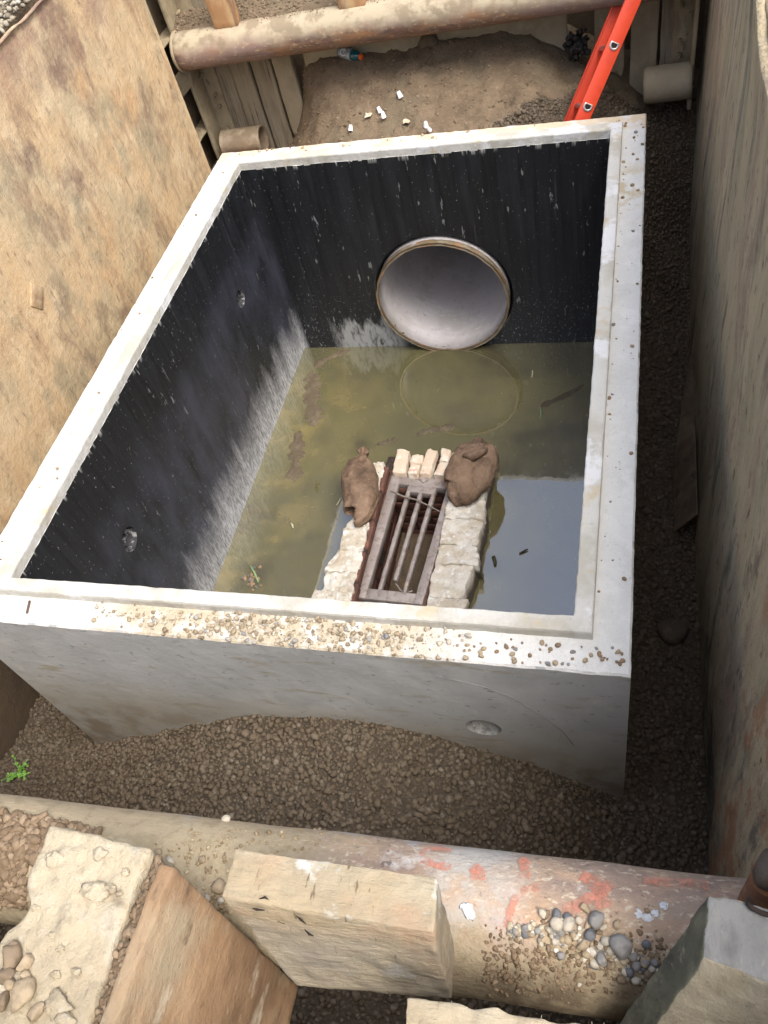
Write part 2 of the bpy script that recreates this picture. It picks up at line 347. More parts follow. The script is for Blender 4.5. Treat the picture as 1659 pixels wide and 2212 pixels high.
def scatter(x0, x1, y0, y1, sp, cond, smin, smax, lift=.0, hf=height, jit=.5):
    gx, gy = np.meshgrid(np.arange(x0, x1, sp), np.arange(y0, y1, sp)); gx = gx.ravel(); gy = gy.ravel()
    gx = gx+rng.uniform(-jit, jit, len(gx))*sp; gy = gy+rng.uniform(-jit, jit, len(gy))*sp; k = cond(gx, gy); gx, gy = gx[k], gy[k]
    s = smin+(smax-smin)*rng.beta(1.3, 3.2, len(gx)); z = hf(gx, gy)+lift+rng.uniform(-.35, .45, len(gx))*s
    return np.stack([gx, gy, z], 1), s
outside = lambda x, y: ~((x > .012) & (x < VW-.012) & (y > .012) & (y < VL-.012))
okg = lambda x, y: outside(x, y) & (soil_mask(x, y) < rng.uniform(.2, .9, len(x))) & ~((x < .0) & (y > .7))
P1, S1 = scatter(-.5, 2.7, -.85, 4.3, .0162, okg, .0062, .028)
P0, S0 = scatter(-.5, 2.7, -1.2, -.85, .02, okg, .008, .022)
P2, S2 = scatter(-.5, 0, .7, 4.2, .05, outside, .015, .03)
P3, S3 = scatter(-.5, 2.7, -1.2, 3.2, .10, outside, .016, .028)
P1 = np.concatenate([P1, P0]); S1 = np.concatenate([S1, S0])
V, F, T = stones(np.concatenate([P1,P2,P3]), np.concatenate([S1,S2,S3]))
tag(mesh('gravel', V, F, M['gravel'], tint=T, smooth=False), 'brown muddy gravel banked around the concrete vault', 'gravel', kind='stuff')
M['clod'] = mat('soil_clod', (.16,.115,.072), rough=.95, spec=.15, tint=[(0,(.14,.105,.07)),(.6,(.21,.157,.105)),(1,(.29,.225,.155))], bump=[(150, I3, .003)])
P1, S1 = scatter(-.45, 2.68, 3.1, 4.28, .019, lambda x, y: outside(x, y) & (soil_mask(x, y) > .5) & (rng.uniform(0,1,len(x)) < .55), .003, .018, -.003)
V, F, T = stones(P1, S1, ang=.8)
tag(mesh('soil_clods', V, F, M['clod'], tint=T), 'crumbly brown clods over the soil slope behind the vault', 'soil', kind='stuff')

# ------------------------------------------------------------------ ground outside and cut soil faces
GZ = 1.03
M['ground'] = mat('dry_gravel_ground', (.27,.235,.17), [((.36,.32,.25), 40, I3, .5, .62, .8), ((.15,.125,.09), 60, I3, .5, .62, .8)], rough=.9, bump=[(60, I3, .02)])
hx0, hx1, hy0, hy1 = -.66, 2.84, -1.28, 4.5
xs = [-60,-6,hx0,hx1,9,62]; ys = [-60,-6,hy0,hy1,10,64]; V = []; F = []
for x in xs:
    for y in ys: V.append((x,y,GZ))
for i in range(5):
    for j in range(5):
        if (i, j) != (2, 2): F.append((i*6+j, (i+1)*6+j, (i+1)*6+j+1, i*6+j+1))
struct(mesh('ground', V, F, M['ground'], smooth=False))
V = []; F = []; q = [(hx0,hy0),(hx1,hy0),(hx1,hy1),(hx0,hy1)]
for (a, b) in q: V += [(a,b,GZ),(a,b,-1.7)]
for i in range(4): j = (i+1)%4; F.append((2*i, 2*j, 2*j+1, 2*i+1))
F.append((1,3,5,7))
struct(mesh('trench_wall', V, F, M['soil'], smooth=False))
GT = [(0,(.17,.14,.10)),(.5,(.30,.26,.19)),(.85,(.40,.37,.30)),(1,(.55,.52,.46))]
M['stone_dry'] = mat('dry_stones', (.3,.26,.2), rough=.8, tint=GT, bump=[(150, I3, .001)])
zz = lambda x, y: np.full(len(x), GZ)+.03*fbm(np.stack([x,y,0*x],1), 3, 2, 5)
Pa, Sa = scatter(-1.5, -.55, 1.9, 4.4, .03, lambda x, y: x > -9, .012, .03, 0, zz); Pb, Sb = scatter(2.86, 3.5, .9, 3.2, .03, lambda x, y: x > -9, .012, .03, 0, zz)
V, F, T = stones(np.concatenate([Pa,Pb]), np.concatenate([Sa,Sb]))
tag(mesh('ground_gravel', V, F, M['stone_dry'], tint=T), 'dry pale gravel on the ground beyond the plate tops', 'gravel', kind='stuff')

# ------------------------------------------------------------------ shield plates
def sheet(name, label, x, y0, y1, z0, z1, th_, m, bow, wob, inward, nx=70, topn=0):
    yy = np.linspace(y0, y1, 120); zz_ = np.linspace(0, 1, nx); Yg, Zg = np.meshgrid(yy, zz_, indexing='ij')
    Zg = z0+(z1-z0)*Zg
    if topn: Zg = Zg+(Zg > z1-1e-6)*(topn*fbm(np.stack([Yg.ravel(),0*Yg.ravel(),0*Yg.ravel()],1), 5, 3, 2)).reshape(Yg.shape)
    P = np.stack([Yg.ravel(), Zg.ravel(), 0*Yg.ravel()], 1); Xg = x+bow(Yg, Zg)+wob*fbm(P, 1.7, 3, 9).reshape(Yg.shape)
    A = np.stack([Xg, Yg, Zg], -1).reshape(-1,3); B = A+np.array([-inward*th_, 0, 0]); n = len(A); ii = np.arange(n).reshape(Yg.shape)
    Fa = np.stack([ii[:-1,:-1], ii[1:,:-1], ii[1:,1:], ii[:-1,1:]], -1).reshape(-1,4); Fs = []
    rim = list(ii[:,0])+list(ii[-1,1:])+list(ii[-2::-1,-1])+list(ii[0,-2:0:-1])
    for a, b in zip(rim, rim[1:]+rim[:1]): Fs.append((b, a, a+n, b+n))
    FF = np.concatenate([Fa[:, ::-1] if inward > 0 else Fa, (Fa if inward > 0 else Fa[:, ::-1])+n, np.array(Fs)])
    t = thing(name, label, 'steel plate', (x, (y0+y1)/2, z0)); mesh('plate', np.concatenate([A,B]), FF, m, t)
    return t
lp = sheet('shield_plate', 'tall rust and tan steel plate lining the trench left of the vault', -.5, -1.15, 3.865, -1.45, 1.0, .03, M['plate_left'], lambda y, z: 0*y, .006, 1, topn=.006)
# welded lifting patch and scratch seen on the left plate
pp = at(80, 645, 'x', -.487); V, F = slab([(-.491,pp[1]-.06,pp[2]+.0),(-.491,pp[1]+.03,pp[2]+.075),(-.491,pp[1]+.09,pp[2]+.0),(-.491,pp[1],pp[2]-.075)], [(-.506,pp[1]-.06,pp[2]+.0),(-.506,pp[1]+.03,pp[2]+.075),(-.506,pp[1]+.09,pp[2]+.0),(-.506,pp[1],pp[2]-.075)], (5,5,2), .005, .003)
mesh('welded_patch', V, F, mat('rust_patch', (.42,.29,.165), [((.27,.17,.10), 20, I3, .46, .62, .85, 12), ((.52,.40,.25), 9, I3, .5, .62, .7, 12)], bump=[(60, I3, .003)]), lp)
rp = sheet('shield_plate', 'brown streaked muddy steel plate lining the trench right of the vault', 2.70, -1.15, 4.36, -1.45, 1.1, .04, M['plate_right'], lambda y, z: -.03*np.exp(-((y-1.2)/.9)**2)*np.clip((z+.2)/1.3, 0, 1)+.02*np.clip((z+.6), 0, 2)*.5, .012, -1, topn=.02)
P = [(2.725+.008*math.sin(y*3), y, 1.1+.010*math.sin(y*7)) for y in np.linspace(-1.1, 4.3, 60)]
V, F = tube(P, .013, 10); mesh('rolled_edge', V+.004*np.stack([fbm(V,20,2,q) for q in (1,2,3)],1), F, M['steel_mud'], rp)
# thin sheet leaning at the foot of the right plate
Q = [at(1493,775,'x',2.685), at(1497,1152,'x',2.685), at(1456,1150,'x',2.60), at(1455,985,'x',2.60)]
V = []; F = []
ctr = [at(1490,775,'x',2.684), at(1474,870,'x',2.63), at(1459,975,'x',2.605), at(1456,1060,'x',2.60), at(1457,1148,'x',2.60)]
top_ = [np.array([2.688, c_[1], -1.0]) for c_ in ctr]
for a, b in zip(ctr, top_): V += [a, b, a+np.array([.006,0,0]), b+np.array([.006,0,0])]
for i in range(len(ctr)-1):
    o = 4*i; F += [(o,o+1,o+5,o+4), (o+2,o+6,o+7,o+3), (o,o+4,o+6,o+2), (o+1,o+3,o+7,o+5)]
F += [(0,2,3,1), (4*len(ctr)-4, 4*len(ctr)-3, 4*len(ctr)-1, 4*len(ctr)-2)]
tag(mesh('steel_sheet', V, F, M['dark_steel'], base=(2.6,1.7,-1.15), smooth=False), 'narrow muddy steel sheet leaning at the foot of the right plate', 'steel sheet')

# ------------------------------------------------------------------ concrete vault
TL, TR, TF, TB = .1935, .1708, .1668, .2038
ix0, ix1, iy0, iy1 = TL, VW-TR, TF, VL-TB
ZB = -1.42
def streaky(nt):
    return noise(nt, 22, (1,1,.05), 5, .6)
M['rim'] = mat('white_concrete_rim', (.66,.66,.635), [((.55,.55,.53), 6, I3, .5, .64, .7), ((.74,.74,.72), 12, I3, .5, .62, .7), ((.40,.40,.38), 60, I3, .62, .69, .6, 10), ((.47,.40,.285), 14, I3, .36, .50, .92, 12, both(band('y', .14, .10), band('x', .5, .75, False, (9, I3), .3), band('x', 2.0, 1.65, False, (9, I3), .4))), ((.60,.48,.31), 9, I3, .40, .52, .8, 10, band('y', 3.03, 3.06)),
    ((.50,.41,.24), 8, I3, .5, .58, .7, 8, both(band('x', 2.2, 2.24), band('y', 2.2,2.3), band('y', 2.75,2.6)))], rough=.85, bump=[(25, I3, .004), (90, I3, .004), (300, I3, .001)])
M['lip'] = mat('concrete_lip', (.55,.545,.51), [((.43,.41,.35), 4, I3, .46, .58, .85, 9), ((.68,.69,.70), 3.2, I3, .55, .60, .9, 9), ((.50,.41,.26), 7, I3, .57, .66, .7, 9), ((.30,.30,.29), 60, I3, .62, .7, .6, 10), ((.36,.35,.32), 12, I3, .52, .64, .6, 9, band('z', .034, .02))], rough=.85, bump=[(25, I3, .004), (90, I3, .003), (300, I3, .001)])  # last layer: shading of the lip's upright sides put into the colour
M['wall_out'] = mat('grey_precast_concrete', (.46,.47,.465), [((.54,.55,.54), 3, I3, .45, .65, .7, 10), ((.39,.40,.395), 4, I3, .48, .64, .75, 12), ((.26,.275,.28), 20, (1,1,1.5), .62, .655, .7, 3), ((.35,.305,.215), 5, (.6,1,2.6), .58, .66, .7, 12), ((.56,.55,.51), 12, I3, .60, .67, .6, 12), ((.20,.20,.195), 95, I3, .70, .73, .8, 2), ((.60,.60,.58), 70, (1,1,.3), .69, .73, .6, 3),
    ((.38,.345,.265), 3, I3, .2, .6, .8, 10, band('z', -.38, -.66, False, (3, I3), .25)), ((.24,.19,.13), 5, I3, .45, .58, .75, 12, band('z', -.5, -.9, False, (4, I3), .4))], rough=.8, bump=[(140, I3, .0015), (9, I3, .004)])
# black coating with brushed streaks, chalky splashes and specks
def black_mat():
    m = mat('black_tar_coating', (.011,.0125,.015), [
        ((.021,.023,.028), 9, (1,1,.15), .48, .66, .8, 9), ((.006,.006,.008), 30, (1,1,.05), .5, .62, .8), ((.085,.088,.095), 40, (1,1,.04), .62, .72, .35, 8),
        ((.30,.31,.31), 30, (1,1,.25), .68, .72, .6, 3), ((.33,.34,.34), 95, (1,1,.7), .70, .73, .8, 2),
        ((.55,.55,.52), 25, (1,1,.06), .56, .62, .9, 5, band('z', -.035, 0)),
        ((.045,.048,.068), 4, (1,1,.5), .35, .6, .8, 4, both(band('x', .24,.2), band('z', -.25, -.45, False, (6,(1,1,.2)), .3))),  # bluish sky reflection on the left wall, painted into the coating
        ((.54,.55,.57), 110, (1,1,.2), .28, .66, .95, 14, both(band('z', -.98, -1.30, False, (10, (1,1,.12)), .55), band('x', .24, .20))),
        ((.36,.37,.38), 90, (1,1,.6), .60, .68, .8, 5, band('z', -.8, -1.25)),
        
        ((.34,.35,.35), 30, (1,1,.35), .33, .5, .9, 7, both(band('z', -1.10, -1.17, False, (14, (1,1,.2)), .5), band('x', .42, .50), band('x', .95, .88)))],
        rough=.42, spec=.5, bump=[(40, (1,1,.08), .0015), (160, I3, .0008)])
    return m
M['black'] = black_mat()
M['recess'] = mat('recess_concrete', (.30,.30,.28), [((.14,.14,.135), 40, I3, .5, .6, .8), ((.5,.5,.48), 70, I3, .58, .66, .7)], bump=[(50, I3, .008)])
M['recess_dark'] = mat('recess_tarred', (.05,.05,.055), [((.30,.30,.30), 30, I3, .52, .6, .9), ((.012,.012,.014), 22, I3, .5, .58, .8)], bump=[(50, I3, .008)])
# sweep a stepped profile round the rectangle with uneven edges
def rect_sweep(profile, seg=.03, jit=.003, seed=1, js=25):
    """profile: list of (inset towards the inside 0..1 between outer and inner rectangles, z)"""
    pts = []; cs = [(0,0),(1,0),(1,1),(0,1)]
    for i in range(4):
        a = cs[i]; b = cs[(i+1)%4]; n = int((VW if i%2 == 0 else VL)/seg)
        for k in range(n): t = k/n; pts.append((a[0]+(b[0]-a[0])*t, a[1]+(b[1]-a[1])*t))
    pts = np.array(pts); m = len(pts); V = []
    for s, z in profile:
        x0, x1, y0, y1 = ix0*s, VW+(ix1-VW)*s, iy0*s, VL+(iy1-VL)*s
        V.append(np.stack([x0+(x1-x0)*pts[:,0], y0+(y1-y0)*pts[:,1], np.full(m, z)], 1))
    V = np.concatenate(V); k = len(profile); F = []
    for a in range(k):
        b = (a+1) % k
        for i in range(m): j = (i+1) % m; F.append((a*m+i, a*m+j, b*m+j, b*m+i))
    V = V+np.stack([fbm(V, js, 3, seed+q) for q in (1,2,3)], 1)*jit*np.where(V[:,2] > -.03, 1, 0)[:,None]
    return V, F
vt = thing('concrete_vault', 'large open rectangular precast concrete vault with black coated inside', 'concrete vault', (VW/2, VL/2, ZB))
wall_prof = [(0,ZB),(0,-.04),(0,-.007),(.035,.0),(.4,.0015),(.9,0),(1,-.006),(1,-.04),(1,ZB)]
V, F = rect_sweep(wall_prof, .03, .0020, 1, 34)
wall = mesh('wall', V, F, [M['wall_out'], M['rim'], M['black']], vt, smooth=True)
# holes: pipe opening and cast-in recesses
PC = np.array([1.235, 0, -.935]); PR = .414
def cutter(V, F):
    me = bpy.data.meshes.new('cut'); me.from_pydata([tuple(v) for v in V], [], F); me.update(); o = bpy.data.objects.new('cut', me); COL.objects.link(o); return o
def recess_solid(c, n, r=.062, d=.075):
    n = np.array(n, float); p = [c+n*t for t in (.03, .0, -d*.55, -d*.9, -d)]; V, F = tube(p, [r*1.05, r, r*.85, r*.6, r*.35], 28, True); return V, F
recs = [(at(520,645,'x',ix0), (1,0,0), .052), (at(280,1165,'x',ix0), (1,0,0), .060), (at(1045,1572,'y',0), (0,-1,0), .062)]
cuts = [cutter(*tube([(PC[0],2.7,PC[2]),(PC[0],3.5,PC[2])], PR+.022, 64))]
for c_, n_, r_ in recs: cuts.append(cutter(*recess_solid(c_, n_, r_)))
wall.location = -Vector(BASE[vt.name]) + Vector(BASE[vt.name])
for cobj in cuts:
    cobj.data.transform(Matrix.Translation(-Vector(BASE[vt.name]))); cobj.parent = vt
    md = wall.modifiers.new('b', 'BOOLEAN'); md.operation = 'DIFFERENCE'; md.solver = 'EXACT'; md.object = cobj
bm = bmesh.new(); bm.from_mesh(wall.data); bmesh.ops.recalc_face_normals(bm, faces=bm.faces); bm.to_mesh(wall.data); bm.free()
for cobj in cuts:
    bm = bmesh.new(); bm.from_mesh(cobj.data); bmesh.ops.recalc_face_normals(bm, faces=bm.faces); bm.to_mesh(cobj.data); bm.free()
bpy.context.view_layer.update()
nm = bpy.data.meshes.new_from_object(wall.evaluated_get(bpy.context.evaluated_depsgraph_get()))
wall.modifiers.clear(); wall.data = nm; nm.name = 'wall'
for cobj in cuts: bpy.data.objects.remove(cobj, do_unlink=True)
nm.materials.clear()
for k in ('wall_out', 'rim', 'black', 'recess', 'recess_dark'): nm.materials.append(M[k])
# object-space shift: keep texture space at world origin by moving the origin there
vb = Vector(BASE[vt.name])
for p in nm.polygons:
    cc = p.center+vb; nrm = p.normal
    if abs(nrm.z) > .6 and cc.z > -.02: p.material_index = 1
    elif (abs(cc.x-ix0) < .006 or abs(cc.x-ix1) < .006 or abs(cc.y-iy0) < .006 or abs(cc.y-iy1) < .006) and cc.z < 0 and ix0-.01 < cc.x < ix1+.01 and iy0-.01 < cc.y < iy1+.01: p.material_index = 2
    elif ix0-.2 < cc.x < ix0-.004 and -.6 < cc.z < -.4 and .5 < cc.y < 2.7 and abs(nrm.x) < .999 and cc.x > .08: p.material_index = 4
    elif .004 < cc.y < .1 and abs(cc.x-1.92) < .1 and -.6 < cc.z < -.4: p.material_index = 3
    elif ix0-.09 < cc.x < ix0-.004 and -.6 < cc.z < -.4 and .5 < cc.y < 2.7: p.material_index = 4
    else: p.material_index = 0
    p.use_smooth = False
nm.transform(Matrix.Translation(vb)); wall.location = -vb; BASE[wall.name] = np.zeros(3)
lipw = .30    # lip starts at this fraction between outer and inner faces
ls = .655
V, F = rect_sweep([(ls,-.012),(ls+.004,.030),(ls+.02,.038),(ls+.05,.040),(.8,.0405),(.965,.040),(.985,.038),(.996,.033),(.996,-.012)], .02, .0015, 40, 30)
lip = mesh('rim_lip', V, F, M['lip'], vt, smooth=False); lip.data.transform(Matrix.Translation(vb)); lip.location = -vb
for c_, n_, r_ in recs:
    n_ = np.array(n_, float); V, F = tube([c_-n_*.08, c_-n_*.055, c_-n_*.05], [r_*.3, r_*.26, r_*.15], 20)
    mesh('lifting_anchor', V, F, M['recess'], vt)
# faint scribed arc on the outside
pth = [at(x, y, 'y', -.002) for x, y in ((940,1460),(1040,1482),(1110,1508),(1170,1545),(1215,1580),(1240,1610))]
V, F = tube(pth, .0009, 6); mesh('mortar_arc', V, F, mat('faint_mortar', (.30,.30,.28), bump=[(100,I3,.002)]), vt)

# ------------------------------------------------------------------ outlet pipe through the far wall
M['pipe_in'] = mat('smooth_concrete_pipe', (.60,.575,.585), [((.50,.47,.46), 6, (1,.6,1), .45, .62, .8), ((.70,.67,.70), 14, (1,2.5,1), .55, .66, .6), ((.30,.25,.235), 34, (1,.5,1), .6, .7, .6, 8), ((.68,.66,.68), 60, (.3,4,.3), .62, .70, .6, 6)], rough=.45, spec=.5, bump=[(60, (.4,3,.4), .0015)])
M['pipe_rim'] = mat('stained_pipe_end', (.16,.125,.08), [((.25,.21,.15), 10, I3, .5, .62, .9), ((.26,.15,.08), 14, I3, .52, .62, .9), ((.15,.11,.08), 40, I3, .58, .68, .7)], rough=.6, bump=[(60, I3, .003)])
dp = thing('drain_pipe', 'wide round pale concrete pipe entering through the far black wall', 'pipe', (PC[0], 2.92, PC[2]))
V, F = hollow((PC[0],2.94,PC[2]), (PC[0],6.2,PC[2]), PR-.001, PR-.016, 96, 30); mesh('barrel', V, F, M['pipe_in'], dp)
V, F = hollow((PC[0],2.925,PC[2]), (PC[0],2.962,PC[2]), PR+.001, PR-.015, 96, 3); V = V+.0025*np.stack([fbm(V,30,3,q) for q in (1,2,3)],1)
mesh('end_ring', V, F, M['pipe_rim'], dp)
V, F = hollow((PC[0],3.0,PC[2]), (PC[0],3.15,PC[2]), PR+.026, PR+.008, 64, 1); mesh('gasket', V, F, mat('black_rubber', (.01,.01,.01), rough=.5), dp)

# ------------------------------------------------------------------ catch basin, grate and water
WZ = -1.335
def water_mat():
    m = mat('muddy_water', (.135,.124,.058), [
        ((.18,.160,.072), 1.3, I3, .42, .6, .8, 3), ((.125,.112,.06), 2.0, I3, .48, .62, .75, 4), ((.29,.23,.09), 3.0, I3, .5, .66, .6, 3, band('x', .95, .35)),
        ((.085,.082,.045), 2.4, I3, .3, .55, .75, 5, band('y', 2.55, 2.95)), ((.075,.065,.04), 3.5, (1,1,1), .53, .68, .7, 12), ((.20,.18,.13), 5, I3, .6, .66, .4, 11, band('x', 1.5, 1.8)),
        ((.24,.2,.11), 26, I3, .62, .70, .4, 8)],
        rough=.025, spec=.5, ior=3.3, roughmask=None)
    nt = m.node_tree; b = nt.nodes['Principled BSDF']
    bp = N(nt, 'ShaderNodeBump'); bp.inputs['Strength'].default_value = 1; bp.inputs['Distance'].default_value = .0006
    nt.links.new(noise(nt, 5, I3, 2, .5), bp.inputs['Height']); nt.links.new(bp.outputs[0], b.inputs['Normal'])
    r = mrange(nt, noise(nt, 6, I3, 10, .7), .52, .68, .03, .16); nt.links.new(r, b.inputs['Roughness'])
    return m
bx0, bx1, by0, by1 = 1.03, 1.46, .80, 1.80
xs = [ix0-.02, bx0-.06, bx1+.06, ix1+.02]; ys = [iy0-.02, by0-.02, by1+.0, iy1+.02]; V = [(x,y,WZ) for x in xs for y in ys]; F = [(i*4+j,(i+1)*4+j,(i+1)*4+j+1,i*4+j+1) for i in range(3) for j in range(3) if (i,j) != (1,1)]
struct(mesh('water', V, F, water_mat(), smooth=False))
M['block'] = mat('mortar_crusted_brick_tops', (.55,.49,.39), [((.72,.69,.62), 7, I3, .46, .6, .85, 10), ((.50,.41,.30), 6, I3, .52, .64, .75, 10), ((.48,.34,.29), 10, I3, .57, .67, .5, 10), ((.28,.25,.2), 36, I3, .60, .67, .7, 14), ((.80,.79,.75), 26, I3, .54, .63, .8, 12), ((.075,.062,.045), 8, I3, .2, .4, .95, 8, band('z', -1.235, -1.275, False, (20, I3), .05))], rough=.9, bump=[(28, I3, .010), (90, I3, .007), (250, I3, .002)])
M['brick_red'] = mat('damp_red_brick', (.13,.062,.045), [((.20,.09,.065), 12, I3, .48, .6, .8), ((.07,.04,.035), 20, I3, .52, .62, .8), ((.32,.25,.2), 50, I3, .64, .7, .6, 8)], rough=.7, bump=[(60, I3, .004)])
M['mortar_dark'] = mat('dark_mortar', (.045,.03,.026), [((.12,.09,.08), 40, I3, .5, .62, .8)], bump=[(70, I3, .006)])
M['brick_pale'] = mat('pale_crusted_brick', (.62,.50,.38), [((.74,.68,.57), 14, I3, .48, .6, .8), ((.50,.20,.14), 9, I3, .60, .66, .8), ((.42,.33,.24), 30, I3, .58, .68, .6)], rough=.9, bump=[(40, I3, .006)])
M['iron'] = mat('cast_iron', (.30,.26,.24), [((.38,.34,.32), 10, I3, .48, .62, .8), ((.20,.155,.125), 30, I3, .5, .62, .7), ((.45,.35,.26), 16, I3, .6, .68, .6)], rough=.55, spec=.5, metal=.2, bump=[(220, I3, .0012)])
cb = thing('catch_basin', 'crumbling brick catch basin with pale mortared walls inside the vault', 'catch basin', (1.25, 1.35, -1.6))
# shaft
ZS = -2.15
V = []; F = []
sx0, sx1, sy0, sy1 = 1.09, 1.42, .80, 1.70
def brick_wall(mb, x0, x1, y0, y1, z0, z1, ax, seed=0, inward=1):
    """courses of bricks on a plane; ax = 'x' (runs along y) or 'y' (runs along x)"""
    h = .066; n = int((z1-z0)/h)
    L0, L1 = (y0, y1) if ax == 'x' else (x0, x1)
    for r in range(n):
        o = -(.1 if r % 2 else 0); a = L0+o
        while a < L1:
            a0, a1 = max(a, L0), min(a+.19, L1); a += .2
            if a1-a0 < .03: continue
            d = rng.uniform(-.004, .004); zz0 = z1-(r+1)*h+.005; zz1 = z1-r*h-.005
            if ax == 'x': V, F = box(x0+d, x1+d, a0+.004, a1, zz0, zz1, r=.006, jit=.002, js=60, seed=int(rng.integers(99)))
            else: V, F = box(a0+.004, a1, y0+d, y1+d, zz0, zz1, r=.006, jit=.002, js=60, seed=int(rng.integers(99)))
            mb.add(V, F)
mb = MB(); brick_wall(mb, 1.03, 1.075, .80, 1.78, ZS, -1.17, 'x'); brick_wall(mb, 1.44, 1.49, .80, 1.70, ZS, -1.26, 'x'); brick_wall(mb, 1.08, 1.44, 1.70, 1.75, ZS, -1.27, 'y'); brick_wall(mb, 1.08, 1.44, .76, .80, ZS, -1.27, 'y')
mb.build('brick_lining', M['brick_red'], cb)
mb = MB()
for b in ((1.0,1.07,.76,1.78,ZS,-1.175),(1.447,1.56,.76,1.74,ZS,-1.265),(1.02,1.50,1.707,1.80,ZS,-1.275),(1.02,1.50,.72,.793,ZS,-1.275),(1.0,1.5,.75,1.8,ZS-.05,ZS)): mb.add(*box(*b, r=.004, jit=.002))
mb.build('mortar', M['mortar_dark'], cb)
# mortar-crusted top blocks, left row then right row
LE = [(.905,.885,1.052),(.885,1.02,1.056),(.93,1.14,1.055),(.93,1.27,1.052),(.965,1.40,1.05),(.975,1.53,1.048),(.985,1.66,1.045),(1.0,1.80,1.045)]
def zt(z): return -1.165+z
prevx = .88; 
ys_ = [.80,.93,1.05,1.19,1.32,1.45,1.58,1.70,1.80]; xl = [.835,.87,.865,.915,.905,.955,.955,.975,.985]; xr = [1.062,1.06,1.058,1.058,1.055,1.055,1.054,1.052,1.052]
for i in range(8):
    a0, a1 = ys_[i]+.0005, ys_[i+1]-.0005; e = rng.uniform(-.02,.02)
    t = [(xl[i]+e,a0,zt(rng.uniform(-.012,.004))),(xr[i],a0,zt(0)),(xr[i+1],a1,zt(0)),(xl[i+1]+e,a1,zt(rng.uniform(-.012,.004)))]
    b = [(xl[i]-.01,a0,-1.5),(xr[i],a0,zt(-.06)),(xr[i+1],a1,zt(-.06)),(xl[i+1]-.01,a1,-1.5)]
    V, F = slab(t, b, (18,14,10), .005, .0085, 34, 50+i); mesh('edge_block', V, F, M['block'], cb)
ys_ = [.80,.96,1.16,1.28,1.45,1.58,1.78,1.98]; xl = [1.44,1.44,1.442,1.45,1.445,1.445,1.45,1.46]; xr = [1.60,1.625,1.66,1.64,1.655,1.64,1.65,1.655]
for i in range(7):
    a0, a1 = ys_[i]+.0005, ys_[i+1]-.0005; e = rng.uniform(-.02,.02); zz_ = -1.20
    t = [(xl[i],a0,zz_),(xr[i]+e,a0,zz_+rng.uniform(-.02,.006)),(xr[i+1]+e,a1,zz_+rng.uniform(-.02,.006)),(xl[i+1],a1,zz_)]
    b = [(xl[i],a0,-1.5),(xr[i]+.02,a0,-1.5),(xr[i+1]+.02,a1,-1.5),(xl[i+1],a1,-1.5)]
    V, F = slab(t, b, (20,16,10), .005, .0095, 32, 80+i); mesh('edge_block', V, F, M['block'], cb)
# front and side mortar skirt to the water
V, F = slab(*boxq(1.05,1.46,.78,.875,-1.5,-1.225), seg=(20,6,4), r=.015, jit=.012, js=18); mesh('edge_block', V, F, M['block'], cb)
# broken bricks along the far end
bk = [((858,968),(885,972),(876,1022),(848,1019)),((891,980),(915,981),(912,1002),(884,998)),((887,1000),(908,1003),(900,1024),(878,1022)),((922,969),(946,972),(929,1024),(905,1022)),
      ((954,965),(975,972),(968,998),(949,995)),((950,996),(969,999),(958,1027),(935,1025)),((976,976),(998,980),(986,1028),(962,1027))]
for i, q in enumerate(bk):
    z = -1.19+rng.uniform(-.008,.008); t = [at(x, y, 'z', z) for x, y in (q[3],q[2],q[1],q[0])]; b = [p-np.array([0,0,.2]) for p in t]
    V, F = slab(t, b, (6,8,4), .008, .005, 45, 120+i); mesh('brick', V, F, M['brick_pale'], cb)
V, F = slab(*boxq(1.03,1.47,1.745,1.93,-1.5,-1.245), seg=(14,8,4), r=.015, jit=.012, js=18); mesh('mortar_bed', V, F, M['mortar_dark'], cb)
# grate
gr = thing('drain_grate', 'cast iron drain grate with long slots and one broken bar', 'grate', (1.25, 1.35, -1.28))
GZT = -1.235
g00, g10, g11, g01 = at(768,1290,'z',GZT), at(912,1306,'z',GZT), at(992,1033,'z',GZT), at(848,1018,'z',GZT)
def gp(u, v, z=0): 
    p = g00*(1-u)*(1-v)+g10*u*(1-v)+g11*u*v+g01*(1-u)*v; return p+np.array([0,0,z])
def gbox(u0, u1, v0, v1, zt_, zb, **k):
    t = [gp(u0,v0,zt_),gp(u1,v0,zt_),gp(u1,v1,zt_),gp(u0,v1,zt_)]; b = [gp(u0,v0,zb),gp(u1,v0,zb),gp(u1,v1,zb),gp(u0,v1,zb)]
    return slab(t, b, seg=k.get('seg', (4,16,3)), r=k.get('r', .005), jit=k.get('jit', .0012), js=60)
mb = MB()
for a in ((0,.145,0,1,0,-.05),(.865,1,0,1,0,-.05)): mb.add(*gbox(*a))
mb.add(*gbox(.14,.87,0,.075,-.001,-.049)); mb.add(*gbox(.14,.87,.90,1,-.001,-.049))
mb.add(*gbox(.32,.69,.845,.905,-.002,-.047))
mb.build('frame', M['iron'], gr)
for i, u in enumerate((.315, .50, .685)):
    v0 = .155 if i == 1 else .07
    V, F = gbox(u-.032, u+.032, v0, .86 if i == 1 else .91, -.004, -.045, seg=(4,30,3), r=.008, jit=.0018); mesh('bar', V, F, M['iron'], gr)
# small cast arrow and outer ledge of rough mortar
mb = MB(); a = gp(.5,.93,.003); mb.add(*tube([gp(.44,.955,.003), gp(.5,.93,.003), gp(.56,.955,.003)], .005, 6)); mb.build('cast_arrow', M['iron'], gr)
mb = MB()
for a in ((-.10,.0,-.02,1.02,-.012,-.1),(1.0,1.05,-.02,1.02,-.012,-.1)): mb.add(*gbox(*a, seg=(5,30,3), jit=.006))
mb.build('ledge', M['brick_red'], cb)
